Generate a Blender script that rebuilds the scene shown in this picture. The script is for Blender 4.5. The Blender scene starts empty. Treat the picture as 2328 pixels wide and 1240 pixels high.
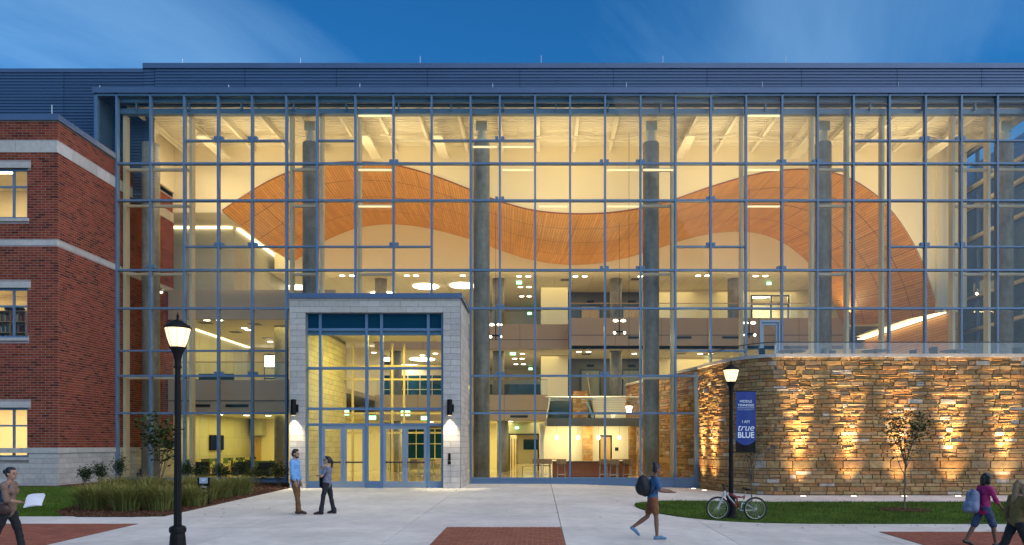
import bpy, math, random
from mathutils import Vector, Matrix
R = math.radians
random.seed(7)
sc = bpy.context.scene
COL = sc.collection
F, CX, HY, CZ = 1680.0, 1224.0, 1012.0, 1.76      # focal length in photo pixels, principal point, eye height

# ------------------------------------------------------------------ camera
cam = bpy.data.cameras.new('camera')
cam.sensor_width = 36.0
cam.lens = 36.0 * F / 2328.0
cam.shift_x = -60.0 / 2328.0
cam.shift_y = 392.0 / 2328.0
cam.clip_start, cam.clip_end = 0.1, 3000.0
camo = bpy.data.objects.new('camera', cam)
camo.location = (0, 0, CZ)
camo.rotation_euler = (R(90), 0, 0)
COL.objects.link(camo)
sc.camera = camo

# ------------------------------------------------------------------ dusk sky
SUN_EL, SUN_ROT = R(36), R(120)
world = bpy.data.worlds.new('World')
sc.world = world
world.use_nodes = True
wt = world.node_tree
wt.nodes.clear()
def wn(t, **k):
    n = wt.nodes.new(t)
    for a, b in k.items(): setattr(n, a, b)
    return n
def wm(op, a, b=None, clamp=False):
    n = wn('ShaderNodeMath', operation=op, use_clamp=clamp)
    for i, q in enumerate((a, b)):
        if q is None: continue
        if isinstance(q, (int, float)): n.inputs[i].default_value = q
        else: wt.links.new(q, n.inputs[i])
    return n.outputs[0]
sky = wn('ShaderNodeTexSky', sky_type='NISHITA')
sky.sun_disc = False
sky.sun_elevation, sky.sun_rotation = SUN_EL, SUN_ROT
sky.altitude, sky.air_density, sky.dust_density, sky.ozone_density = 150, 1.0, 0.5, 4.0
tintn = wn('ShaderNodeMix', data_type='RGBA', blend_type='MULTIPLY')
tintn.inputs[0].default_value = 1.0
wt.links.new(sky.outputs[0], tintn.inputs[6])
tintn.inputs[7].default_value = (0.15, 0.70, 1.06, 1)
tc = wn('ShaderNodeTexCoord')
sep = wn('ShaderNodeSeparateXYZ')
wt.links.new(tc.outputs['Generated'], sep.inputs[0])
zz = wm('ADD', wm('MAXIMUM', sep.outputs[2], 0.0), 0.12)
cmb = wn('ShaderNodeCombineXYZ')
wt.links.new(wm('ADD', wm('MULTIPLY', wm('DIVIDE', sep.outputs[0], zz), 1.0), wm('MULTIPLY', wm('DIVIDE', sep.outputs[1], zz), -0.55)), cmb.inputs[0])
wt.links.new(wm('MULTIPLY', wm('DIVIDE', sep.outputs[1], zz), 0.55), cmb.inputs[1])
nz = wn('ShaderNodeTexNoise')
nz.inputs['Scale'].default_value = 1.15
nz.inputs['Detail'].default_value = 9.0
nz.inputs['Roughness'].default_value = 0.52
nz.inputs['Distortion'].default_value = 0.5
va = wn('ShaderNodeVectorMath', operation='ADD')
va.inputs[1].default_value = (11.7, 2.5, 0)
wt.links.new(cmb.outputs[0], va.inputs[0])
wt.links.new(va.outputs[0], nz.inputs['Vector'])
ramp = wn('ShaderNodeValToRGB')
ramp.color_ramp.elements[0].position = 0.46
ramp.color_ramp.elements[1].position = 0.78
wt.links.new(nz.outputs[0], ramp.inputs[0])
cloudmix = wn('ShaderNodeMix', data_type='RGBA', blend_type='ADD')
wt.links.new(wm('MULTIPLY', ramp.outputs[0], 1.0), cloudmix.inputs[0])
wt.links.new(tintn.outputs[2], cloudmix.inputs[6])
cloudmix.inputs[7].default_value = (1.7, 2.5, 2.7, 1)
bg = wn('ShaderNodeBackground')
SKY_STRENGTH = 0.067
bg.inputs[1].default_value = SKY_STRENGTH
wt.links.new(cloudmix.outputs[2], bg.inputs[0])
wo = wn('ShaderNodeOutputWorld')
wt.links.new(bg.outputs[0], wo.inputs[0])

# last light of the day: a broad, weak glow low behind the camera
sl = bpy.data.lights.new('sun', 'SUN')
sl.energy, sl.angle, sl.color = 1.30, R(95), (1.0, 0.90, 0.84)
slo = bpy.data.objects.new('sun', sl)
slo.rotation_euler = Vector((-math.sin(SUN_ROT) * math.cos(SUN_EL), -math.cos(SUN_ROT) * math.cos(SUN_EL), -math.sin(SUN_EL))).to_track_quat('-Z', 'Y').to_euler()
COL.objects.link(slo)

vs = sc.view_settings
vs.view_transform, vs.look, vs.exposure, vs.gamma = 'Standard', 'None', 1.0, 1.0
vs.use_curve_mapping = False
sc.render.engine = 'CYCLES'
cy = sc.cycles
cy.use_denoising = True
try: cy.denoiser = 'OPENIMAGEDENOISE'
except Exception: pass
cy.max_bounces, cy.diffuse_bounces, cy.glossy_bounces = 7, 4, 3
cy.transmission_bounces, cy.transparent_max_bounces = 4, 28
cy.sample_clamp_indirect = 6.0
cy.caustics_reflective = cy.caustics_refractive = False

# ------------------------------------------------------------------ lamps of the lit interior
WARM, YEL = (1.0, 0.80, 0.50), (1.0, 0.87, 0.46)
def area(name, loc, sx, sy, power, col, aim, spread=180):
    """a real lamp: rectangle of size sx by sy shining along aim"""
    l = bpy.data.lights.new(name, 'AREA')
    l.shape, l.size, l.size_y, l.energy, l.color = 'RECTANGLE', sx, sy, power, col
    l.spread = R(spread)
    o = bpy.data.objects.new(name, l)
    o.location = loc
    o.rotation_euler = Vector(aim).to_track_quat('-Z', 'Y').to_euler()
    COL.objects.link(o)
    return o
def spot(name, loc, aim, power, col, angle, blend=0.6, size=0.03):
    l = bpy.data.lights.new(name, 'SPOT')
    l.energy, l.color, l.spot_size, l.spot_blend, l.shadow_soft_size = power, col, R(angle), blend, size
    o = bpy.data.objects.new(name, l)
    o.location = loc
    o.rotation_euler = Vector(aim).to_track_quat('-Z', 'Y').to_euler()
    COL.objects.link(o)
    return o
def point(name, loc, power, col, size=0.08):
    l = bpy.data.lights.new(name, 'POINT')
    l.energy, l.color, l.shadow_soft_size = power, col, size
    o = bpy.data.objects.new(name, l)
    o.location = loc
    COL.objects.link(o)
    return o

UP = 0.33
LO = 0.5
MIDS = (-14.6, -6.75, 1.3, 9.4, 17.6)                          # bays between the tall columns
for x in MIDS:                                                 # wall washers on the roof steel of the atrium
    area('wall_washer', (x, 34.9, 16.3), 5.6, 0.35, 56 * UP, (1.0, 0.73, 0.34), (0, 1, -0.7))
    area('deck_uplight', (x, 35.6, 15.2), 5.0, 0.3, 90 * UP, (1.0, 0.78, 0.44), (0, 0.45, 1))
for x in MIDS:                                                 # uplights on the grid towards the wave
    area('wave_uplight', (x, 34.7, 10.2), 4.6, 0.3, 235 * UP, (1.0, 0.72, 0.30), (0, 0.72, 0.78), 120)
for k in range(8):                                             # uplights on the balcony edges towards the wave
    area('wave_uplight', (-13.5 + k * 4.6, 45.4, 9.95), 3.6, 0.3, 100 * UP, (1.0, 0.74, 0.36), (0, -0.45, 1))
for k in range(5):                                             # ceilings of the upper floors
    area('floor_lamp', (-13.5 + k * 7.2, 50, 12.5), 5.5, 3.5, 98 * LO, (1.0, 0.80, 0.36), (0, 0, -1))
    area('floor_lamp', (-7.5 + k * 6.4, 50, 7.8), 5.0, 3.5, 112 * LO, (1.0, 0.81, 0.36), (0, 0, -1))
for x in (-17.5, -13.5):                                       # lounges on the left
    area('lounge_lamp', (x, 43.5, 8.25), 2.5, 7, 150 * LO, (1.0, 0.81, 0.26), (0, 0, -1))
    area('lounge_lamp', (x, 44.5, 3.45), 2.5, 8, 215 * LO, (1.0, 0.84, 0.18), (0, 0, -1))
area('lounge_lamp', (-18.3, 45.5, 13.7), 1.2, 7, 190 * LO, (1.0, 0.82, 0.36), (0.3, 0, -1))
for x, p in ((-8, 260), (-3.5, 260), (1.2, 170)):               # ground floor at the back of the hall
    area('hall_lamp', (x, 50.5, 3.28), 3.5, 4.5, p * LO, (1.0, 0.84, 0.28), (0, 0, -1))
area('passage_lamp', (-0.9, 61, 2.7), 1.2, 16, 330 * LO, (1.0, 0.88, 0.40), (0, 0, -1))
for k in range(3):                                             # wash on the inner stone wall and the reception
    area('hall_lamp', (2.0 + k * 1.6, 37.5 + k, 7.6), 2.2, 1.6, 170 * LO, (1.0, 0.82, 0.42), (0.15, 0.1, -1))
area('hall_lamp', (-17.0, 36.4, 16.0), 2.5, 1.6, 55 * LO, (1.0, 0.80, 0.46), (-0.2, 0.1, -1))

# ------------------------------------------------------------------ helpers
def X(px, d): return (px - CX) * d / F
def Z(py, d): return CZ + (HY - py) * d / F
def W(px, py, d): return Vector((X(px, d), d, Z(py, d)))
def ss(a, b, x):
    t = min(1.0, max(0.0, (x - a) / (b - a)))
    return t * t * (3 - 2 * t)
def ground(x, y):
    return -max(0.0, min(30 - y, 40)) * 0.0175 - 0.2 * ss(0, 8, x) + 0.12 * ss(11, 16, -x) * ss(22, 29, y)
def gd(py, x=0.0):
    """distance at which the ground is seen at photo row py (solved for the sloping ground)"""
    d = 20.0
    for _ in range(40): d = 0.5 * d + 0.5 * (CZ - ground(x, d)) * F / (py - HY)
    return d
def lerp(a, b, t): return a + (b - a) * t
def jit(c, a):
    k = 1 + random.uniform(-a, a)
    return tuple(max(0.0, q * k) for q in c)

def origin(o):
    v = Vector((0, 0, 0))
    while o is not None:
        v = v + o.location
        o = o.parent
    return v

class MB:
    """collects shapes in world coordinates; build() links them as ONE mesh object"""
    def __init__(s): s.v, s.f, s.t, s.uv, s.tint = [], [], [], None, (1, 1, 1)
    def add(s, vs_, fs, tint=None):
        o = len(s.v)
        s.v += [tuple(q) for q in vs_]
        for f in fs:
            s.f.append(tuple(i + o for i in f))
            s.t.append(tint or s.tint)
        return s
    def box(s, x0, x1, y0, y1, z0, z1, tint=None):
        if x0 > x1: x0, x1 = x1, x0
        if y0 > y1: y0, y1 = y1, y0
        if z0 > z1: z0, z1 = z1, z0
        return s.add([(x0, y0, z0), (x1, y0, z0), (x1, y1, z0), (x0, y1, z0), (x0, y0, z1), (x1, y0, z1), (x1, y1, z1), (x0, y1, z1)],
                     [(0, 3, 2, 1), (4, 5, 6, 7), (0, 1, 5, 4), (1, 2, 6, 5), (2, 3, 7, 6), (3, 0, 4, 7)], tint)
    def obox(s, c, ax, ay, az, tint=None):
        """box with centre c and half-axes ax, ay, az"""
        c, ax, ay, az = map(Vector, (c, ax, ay, az))
        vs_ = [c + ax * i + ay * j + az * k for k in (-1, 1) for j in (-1, 1) for i in (-1, 1)]
        return s.add(vs_, [(0, 2, 3, 1), (4, 5, 7, 6), (0, 1, 5, 4), (1, 3, 7, 5), (3, 2, 6, 7), (2, 0, 4, 6)], tint)
    def beam(s, p, q, w, h, up=(0, 0, 1), tint=None):
        p, q = Vector(p), Vector(q)
        d = (q - p)
        n = d.normalized()
        u = Vector(up)
        if abs(n.dot(u)) > 0.98: u = Vector((0, 1, 0))
        a = n.cross(u).normalized()
        b = a.cross(n).normalized()
        return s.obox((p + q) / 2, d / 2, a * w / 2, b * h / 2, tint)
    def tube(s, pts, r, seg=8, tint=None, cap=True):
        pts = [Vector(p) for p in pts]
        n = len(pts)
        rr = [r] * n if isinstance(r, (int, float)) else list(r)
        rings, a_prev = [], None
        for i, p in enumerate(pts):
            t = (pts[min(i + 1, n - 1)] - pts[max(i - 1, 0)])
            t = t.normalized() if t.length > 1e-9 else Vector((0, 0, 1))
            if a_prev is None:
                a = t.orthogonal().normalized()
            else:
                a = a_prev - t * a_prev.dot(t)
                a = a.normalized() if a.length > 1e-6 else t.orthogonal().normalized()
            a_prev = a
            b = t.cross(a)
            rings.append([p + (a * math.cos(2 * math.pi * k / seg) + b * math.sin(2 * math.pi * k / seg)) * rr[i] for k in range(seg)])
        vs_ = [q for ring in rings for q in ring]
        fs = []
        for i in range(n - 1):
            for k in range(seg):
                k2 = (k + 1) % seg
                fs.append((i * seg + k, i * seg + k2, (i + 1) * seg + k2, (i + 1) * seg + k))
        if cap:
            fs.append(tuple(reversed(range(seg))))
            fs.append(tuple((n - 1) * seg + k for k in range(seg)))
        return s.add(vs_, fs, tint)
    def lathe(s, c, prof, seg=20, tint=None):
        """prof: [(radius, height)] from the bottom up round the vertical through c"""
        cx_, cy_, cz_ = c
        vs_, fs, n = [], [], len(prof)
        for r, z in prof:
            for k in range(seg):
                a = 2 * math.pi * k / seg
                vs_.append((cx_ + r * math.cos(a), cy_ + r * math.sin(a), cz_ + z))
        for i in range(n - 1):
            for k in range(seg):
                k2 = (k + 1) % seg
                fs.append((i * seg + k, i * seg + k2, (i + 1) * seg + k2, (i + 1) * seg + k))
        fs.append(tuple(reversed(range(seg))))
        fs.append(tuple((n - 1) * seg + k for k in range(seg)))
        return s.add(vs_, fs, tint)
    def ell(s, c, rad, rot=None, seg=12, rings=8, tint=None):
        c = Vector(c)
        vs_, fs = [], []
        for i in range(rings + 1):
            th = math.pi * i / rings
            for k in range(seg):
                a = 2 * math.pi * k / seg
                p = Vector((rad[0] * math.sin(th) * math.cos(a), rad[1] * math.sin(th) * math.sin(a), -rad[2] * math.cos(th)))
                if rot is not None: p = rot @ p
                vs_.append(c + p)
        for i in range(rings):
            for k in range(seg):
                k2 = (k + 1) % seg
                fs.append((i * seg + k, i * seg + k2, (i + 1) * seg + k2, (i + 1) * seg + k))
        return s.add(vs_, fs, tint)
    def prism(s, poly, y0, y1, tint=None):
        """polygon in x,z (counter-clockwise seen from -y) extruded along y"""
        n = len(poly)
        vs_ = [(p[0], y0, p[1]) for p in poly] + [(p[0], y1, p[1]) for p in poly]
        fs = [tuple(range(n)), tuple(reversed(range(n, 2 * n)))]
        for i in range(n):
            j = (i + 1) % n
            fs.append((i, i + n, j + n, j))
        return s.add(vs_, fs, tint)
    def build(s, name, m, parent=None, smooth=False, kind=None):
        me = bpy.data.meshes.new(name)
        o3 = origin(parent)
        me.from_pydata([(p[0] - o3.x, p[1] - o3.y, p[2] - o3.z) for p in s.v], [], s.f)
        if True:
            at = me.attributes.new('tint', 'FLOAT_COLOR', 'FACE')
            buf = []
            for t in s.t: buf += [t[0], t[1], t[2], 1.0]
            at.data.foreach_set('color', buf)
        if s.uv:
            lay = me.uv_layers.new(name='UVMap')
            for poly in me.polygons:
                for li in poly.loop_indices: lay.data[li].uv = s.uv[me.loops[li].vertex_index]
        if smooth:
            me.polygons.foreach_set('use_smooth', [True] * len(me.polygons))
        me.materials.append(m)
        me.update()
        ob = bpy.data.objects.new(name, me)
        COL.objects.link(ob)
        if parent is not None: ob.parent = parent
        if kind: ob['kind'] = kind
        return ob

def tag(o, label, cat, group=None):
    o['label'] = label
    o['category'] = cat
    if group: o['group'] = group
    return o
def thing(name, label, cat, loc=(0, 0, 0), group=None):
    o = bpy.data.objects.new(name, None)
    o.empty_display_size = 0.2
    o.location = loc
    COL.objects.link(o)
    return tag(o, label, cat, group)
def structure(name, mb, m, smooth=False):
    o = mb.build(name, m, None, smooth)
    o['kind'] = 'structure'
    return o
def copy_tree(root, loc, label=None, rotz=None):
    r = root.copy()
    COL.objects.link(r)
    r.location = loc
    if rotz is not None: r.rotation_euler = (0, 0, rotz)
    if label: r['label'] = label
    for ch in list(root.children):
        c = ch.copy(); COL.objects.link(c); c.parent = r
        for g in list(ch.children):
            d = g.copy(); COL.objects.link(d); d.parent = c
    return r

def text_mesh(txt, size, m, loc, parent, name='lettering', bold=0.0, shear=0.0, rot=(R(90), 0, 0), align='CENTER', sx=1.0, depth=0.0015):
    cu = bpy.data.curves.new(name, 'FONT')
    cu.body, cu.size, cu.offset, cu.shear, cu.extrude = txt, size, bold, shear, depth
    cu.align_x, cu.align_y = align, 'CENTER'
    tmp = bpy.data.objects.new('tmp', cu)
    COL.objects.link(tmp)
    bpy.context.view_layer.update()
    me = bpy.data.meshes.new_from_object(tmp.evaluated_get(bpy.context.evaluated_depsgraph_get()))
    bpy.data.objects.remove(tmp)
    mt = Matrix.Translation(Vector(loc) - origin(parent)) @ Matrix.Rotation(rot[2], 4, 'Z') @ Matrix.Rotation(rot[0], 4, 'X') @ Matrix.Diagonal((sx, 1, 1, 1))
    me.transform(mt)
    me.materials.clear(); me.materials.append(m)
    o = bpy.data.objects.new(name, me)
    COL.objects.link(o)
    o.parent = parent
    return o

# ------------------------------------------------------------------ materials
def mat(name, base, rough=0.6, metal=0.0, var=0.0, vscale=3.0, bump=0.0, bscale=40.0, tinted=False, spec=0.5, vstretch=(1, 1, 1), coat=0.0, detail=5.0, var2=None):
    m = bpy.data.materials.new(name)
    m.use_nodes = True
    nt = m.node_tree
    b = nt.nodes['Principled BSDF']
    b.inputs['Roughness'].default_value = rough
    b.inputs['Metallic'].default_value = metal
    b.inputs['Specular IOR Level'].default_value = spec
    if coat: b.inputs['Coat Weight'].default_value = coat
    colour = None
    rgb = nt.nodes.new('ShaderNodeRGB'); rgb.outputs[0].default_value = (*base, 1)
    colour = rgb.outputs[0]
    geo = nt.nodes.new('ShaderNodeNewGeometry')
    mp = nt.nodes.new('ShaderNodeMapping'); mp.inputs['Scale'].default_value = vstretch
    nt.links.new(geo.outputs['Position'], mp.inputs[0])
    def mul(a, fac_out, lo, hi):
        r = nt.nodes.new('ShaderNodeMapRange')
        r.inputs['From Min'].default_value, r.inputs['From Max'].default_value = 0.3, 0.7
        r.inputs['To Min'].default_value, r.inputs['To Max'].default_value = lo, hi
        nt.links.new(fac_out, r.inputs[0])
        x = nt.nodes.new('ShaderNodeMix'); x.data_type = 'RGBA'; x.blend_type = 'MULTIPLY'
        x.inputs[0].default_value = 1.0
        nt.links.new(a, x.inputs[6]); nt.links.new(r.outputs[0], x.inputs[7])
        return x.outputs[2]
    if var:
        n = nt.nodes.new('ShaderNodeTexNoise'); n.inputs['Scale'].default_value = vscale; n.inputs['Detail'].default_value = detail
        nt.links.new(mp.outputs[0], n.inputs['Vector'])
        colour = mul(colour, n.outputs[0], 1 - var, 1 + var)
    if var2:
        n = nt.nodes.new('ShaderNodeTexNoise'); n.inputs['Scale'].default_value = var2[1]; n.inputs['Detail'].default_value = 3
        nt.links.new(geo.outputs['Position'], n.inputs['Vector'])
        colour = mul(colour, n.outputs[0], 1 - var2[0], 1 + var2[0])
    if tinted:
        at = nt.nodes.new('ShaderNodeAttribute'); at.attribute_name = 'tint'
        x = nt.nodes.new('ShaderNodeMix'); x.data_type = 'RGBA'; x.blend_type = 'MULTIPLY'; x.inputs[0].default_value = 1.0
        nt.links.new(colour, x.inputs[6]); nt.links.new(at.outputs['Color'], x.inputs[7])
        colour = x.outputs[2]
    nt.links.new(colour, b.inputs['Base Color'])
    if bump:
        n = nt.nodes.new('ShaderNodeTexNoise'); n.inputs['Scale'].default_value = bscale; n.inputs['Detail'].default_value = 6
        nt.links.new(geo.outputs['Position'], n.inputs['Vector'])
        bp = nt.nodes.new('ShaderNodeBump'); bp.inputs['Strength'].default_value = bump; bp.inputs['Distance'].default_value = 0.02
        nt.links.new(n.outputs[0], bp.inputs['Height']); nt.links.new(bp.outputs[0], b.inputs['Normal'])
    return m
def emit(name, col, strength):
    m = bpy.data.materials.new(name)
    m.use_nodes = True
    nt = m.node_tree
    b = nt.nodes['Principled BSDF']
    b.inputs['Base Color'].default_value = (*[min(1, c) * 0.8 for c in col], 1)
    b.inputs['Emission Color'].default_value = (*col, 1)
    b.inputs['Emission Strength'].default_value = strength
    b.inputs['Specular IOR Level'].default_value = 0.0
    return m
def glass(name, tint, r0, rmax, reflect=True):
    m = bpy.data.materials.new(name)
    m.use_nodes = True
    nt = m.node_tree
    nt.nodes.clear()
    out = nt.nodes.new('ShaderNodeOutputMaterial')
    tr = nt.nodes.new('ShaderNodeBsdfTransparent'); tr.inputs[0].default_value = (*tint, 1)
    if not reflect:
        nt.links.new(tr.outputs[0], out.inputs[0]); return m
    gl = nt.nodes.new('ShaderNodeBsdfGlossy'); gl.inputs['Roughness'].default_value = 0.0
    gl.inputs[0].default_value = (0.95, 0.98, 1.0, 1)
    lw = nt.nodes.new('ShaderNodeLayerWeight'); lw.inputs[0].default_value = 0.5
    pw = nt.nodes.new('ShaderNodeMath'); pw.operation = 'POWER'; pw.inputs[1].default_value = 4.0
    nt.links.new(lw.outputs['Facing'], pw.inputs[0])
    mr = nt.nodes.new('ShaderNodeMapRange'); mr.inputs['To Min'].default_value = r0; mr.inputs['To Max'].default_value = rmax
    nt.links.new(pw.outputs[0], mr.inputs[0])
    # faint ripple of the toughened glass
    geo = nt.nodes.new('ShaderNodeNewGeometry')
    n = nt.nodes.new('ShaderNodeTexNoise'); n.inputs['Scale'].default_value = 0.9; n.inputs['Detail'].default_value = 1
    nt.links.new(geo.outputs['Position'], n.inputs['Vector'])
    bp = nt.nodes.new('ShaderNodeBump'); bp.inputs['Strength'].default_value = 0.12; bp.inputs['Distance'].default_value = 0.02
    nt.links.new(n.outputs[0], bp.inputs['Height']); nt.links.new(bp.outputs[0], gl.inputs['Normal'])
    mx = nt.nodes.new('ShaderNodeMixShader')
    nt.links.new(mr.outputs[0], mx.inputs[0]); nt.links.new(tr.outputs[0], mx.inputs[1]); nt.links.new(gl.outputs[0], mx.inputs[2])
    nt.links.new(mx.outputs[0], out.inputs[0])
    return m

M = {}
M['alu'] = mat('blue_grey_aluminium', (0.115, 0.195, 0.31), 0.42, 0.1, var=0.06, vscale=1.2)
M['alulight'] = mat('light_grey_aluminium', (0.25, 0.30, 0.36), 0.42, 0.15, var=0.05, vscale=1.2)
M['siding'] = mat('corrugated_metal', (0.07, 0.118, 0.21), 0.45, 0.2, var=0.08, vscale=0.8, vstretch=(0.4, 1, 3), tinted=True)
M['coping'] = mat('coping_metal', (0.09, 0.14, 0.24), 0.42, 0.2, var=0.07, vscale=0.9)
M['brick'] = mat('red_brick', (0.225, 0.052, 0.026), 0.85, var=0.12, vscale=9, bump=0.35, bscale=60, tinted=True, var2=(0.10, 0.7), spec=0.12)
M['mortar'] = mat('mortar', (0.34, 0.28, 0.265), 0.95, var=0.12, vscale=5, var2=(0.1, 0.6), spec=0.12)
M['limestone'] = mat('cast_limestone', (0.48, 0.445, 0.415), 0.85, var=0.09, vscale=6, bump=0.25, bscale=45, tinted=True, var2=(0.06, 0.8), spec=0.12)
M['joint'] = mat('stone_joint', (0.17, 0.17, 0.165), 0.95)
M['ledge'] = mat('ledge_stone', (0.37, 0.245, 0.13), 0.88, var=0.22, vscale=7, bump=0.8, bscale=22, tinted=True, spec=0.12)
M['ledgejoint'] = mat('ledge_joint', (0.14, 0.10, 0.07), 0.98)
M['concrete'] = mat('broom_concrete', (0.59, 0.55, 0.505), 0.8, var=0.09, vscale=3.2, bump=0.16, bscale=70, tinted=True, var2=(0.13, 0.5), detail=9.0)
M['paver'] = mat('clay_paver', (0.27, 0.095, 0.062), 0.8, var=0.1, vscale=12, bump=0.25, bscale=50, tinted=True, var2=(0.08, 0.6), spec=0.12)
M['column'] = mat('raw_concrete_column', (0.275, 0.26, 0.24), 0.75, var=0.30, vscale=1.6, bump=0.15, bscale=12, vstretch=(1.6, 1.6, 0.5), var2=(0.12, 5))
M['cream'] = mat('cream_paint', (0.78, 0.70, 0.56), 0.6, var=0.02, vscale=0.6)
M['white'] = mat('white_steel_paint', (0.78, 0.74, 0.66), 0.5, var=0.03, vscale=1.0)
M['beige'] = mat('beige_fascia', (0.46, 0.36, 0.27), 0.6, var=0.03, vscale=0.7)
M['greywall'] = mat('grey_wall_panel', (0.42, 0.41, 0.36), 0.6, var=0.05, vscale=1.0, tinted=True)
M['darkwall'] = mat('slate_grey_wall', (0.085, 0.082, 0.085), 0.5, var=0.06, vscale=1.0)
M['ceiling'] = mat('ceiling_tile', (0.70, 0.66, 0.58), 0.8, var=0.03, vscale=2.0, tinted=True)
M['lino'] = mat('polished_floor', (0.50, 0.44, 0.32), 0.12, var=0.05, vscale=1.5)
M['black'] = mat('black_paint', (0.005, 0.0045, 0.0045), 0.6, var=0.15, vscale=6, spec=0.22)
M['darkmetal'] = mat('dark_metal', (0.035, 0.04, 0.05), 0.4, 0.4)
M['steel'] = mat('stainless_steel', (0.60, 0.60, 0.58), 0.28, 1.0)
M['elev'] = mat('lift_door_steel', (0.17, 0.19, 0.21), 0.5, 0.3, var=0.06, vscale=1.0)
M['glass'] = glass('clear_glass', (0.955, 0.955, 0.875), 0.024, 0.5)
M['glassback'] = glass('clear_glass_inner', (0.985, 0.99, 0.985), 0, 0, False)
M['rail'] = glass('rail_glass', (0.88, 0.93, 0.92), 0.05, 0.45)
M['spandrel'] = mat('teal_spandrel_glass', (0.004, 0.04, 0.075), 0.15, 0.0, var=0.05, vscale=0.5, spec=0.15)
M['oakdoor'] = mat('maple_door', (0.55, 0.36, 0.14), 0.45, var=0.12, vscale=4, vstretch=(6, 6, 0.5))
M['deskwood'] = mat('cherry_desk', (0.26, 0.085, 0.035), 0.35, var=0.15, vscale=3, vstretch=(0.6, 1, 8))
M['railwood'] = mat('oak_rail', (0.40, 0.24, 0.12), 0.4)
M['soil'] = mat('soil', (0.045, 0.032, 0.024), 0.98, var=0.3, vscale=9)
M['mulch'] = mat('bark_mulch', (0.085, 0.042, 0.026), 0.95, var=0.3, vscale=14, bump=0.9, bscale=30, tinted=True, spec=0.12)
M['turf'] = mat('turf', (0.055, 0.095, 0.014), 0.95, var=0.3, vscale=5, bump=0.6, bscale=60, var2=(0.2, 0.8), spec=0.12)
M['blade'] = mat('grass_blade', (0.10, 0.175, 0.022), 0.75, var=0.25, vscale=2.5, tinted=True, spec=0.12)
M['reed'] = mat('ornamental_grass_blade', (0.20, 0.185, 0.075), 0.8, var=0.2, vscale=3, tinted=True, spec=0.12)
M['leaf'] = mat('dark_leaf', (0.035, 0.062, 0.024), 0.55, var=0.3, vscale=5, tinted=True, spec=0.12)
M['leaf2'] = mat('autumn_leaf', (0.085, 0.10, 0.028), 0.6, var=0.3, vscale=5, tinted=True, spec=0.12)
M['bark'] = mat('bark', (0.16, 0.115, 0.08), 0.9, var=0.25, vscale=9, bump=0.5, bscale=30)
M['lampglow'] = emit('lamp_glass_lit', (1.0, 0.75, 0.42), 0.85)
M['fix'] = emit('downlight_lit', (1.0, 0.90, 0.68), 7.0)
M['cove'] = emit('cove_strip_lit', (1.0, 0.84, 0.50), 1.5)
M['linear'] = emit('linear_light_lit', (1.0, 0.84, 0.50), 0.5)
M['post'] = mat('cream_steel', (0.60, 0.50, 0.36), 0.5)
M['ring'] = emit('ring_light_lit', (1.0, 0.90, 0.66), 4.5)
M['pend'] = emit('pendant_glass_lit', (1.0, 0.88, 0.62), 7.0)
M['exit'] = emit('exit_sign_green', (0.12, 0.95, 0.42), 1.6)
M['exitface'] = emit('exit_sign_face', (0.72, 1.0, 0.82), 1.5)
M['uplight'] = emit('uplight_lens_lit', (1.0, 0.88, 0.62), 3.0)
M['tvblack'] = mat('matt_black', (0.01, 0.01, 0.012), 0.8, spec=0.1)
M['screen'] = emit('tv_screen', (0.008, 0.012, 0.035), 0.3)

def wood_mat():
    m = bpy.data.materials.new('cherry_strip_wood')
    m.use_nodes = True
    nt = m.node_tree
    b = nt.nodes['Principled BSDF']
    b.inputs['Roughness'].default_value = 0.42
    uv = nt.nodes.new('ShaderNodeUVMap'); uv.uv_map = 'UVMap'
    br = nt.nodes.new('ShaderNodeTexBrick')
    br.inputs['Scale'].default_value = 1.0
    br.inputs['Brick Width'].default_value = 1.7
    br.inputs['Row Height'].default_value = 0.15
    br.inputs['Mortar Size'].default_value = 0.010
    br.inputs['Mortar Smooth'].default_value = 0.2
    br.inputs['Color1'].default_value = (0.64, 0.295, 0.060, 1)
    br.inputs['Color2'].default_value = (0.52, 0.222, 0.042, 1)
    br.inputs['Mortar'].default_value = (0.20, 0.075, 0.02, 1)
    mp = nt.nodes.new('ShaderNodeMapping')
    mp.inputs['Rotation'].default_value = (0, 0, 0)
    nt.links.new(uv.outputs[0], mp.inputs[0]); nt.links.new(mp.outputs[0], br.inputs['Vector'])
    n = nt.nodes.new('ShaderNodeTexNoise'); n.inputs['Scale'].default_value = 1.0; n.inputs['Detail'].default_value = 5
    mp2 = nt.nodes.new('ShaderNodeMapping'); mp2.inputs['Scale'].default_value = (0.5, 14, 1)
    nt.links.new(uv.outputs[0], mp2.inputs[0]); nt.links.new(mp2.outputs[0], n.inputs['Vector'])
    r = nt.nodes.new('ShaderNodeMapRange'); r.inputs['From Min'].default_value, r.inputs['From Max'].default_value = 0.3, 0.7
    r.inputs['To Min'].default_value, r.inputs['To Max'].default_value = 0.88, 1.12
    nt.links.new(n.outputs[0], r.inputs[0])
    x = nt.nodes.new('ShaderNodeMix'); x.data_type = 'RGBA'; x.blend_type = 'MULTIPLY'; x.inputs[0].default_value = 1.0
    nt.links.new(br.outputs[0], x.inputs[6]); nt.links.new(r.outputs[0], x.inputs[7])
    nt.links.new(x.outputs[2], b.inputs['Base Color'])
    return m
M['wood'] = wood_mat()

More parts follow.
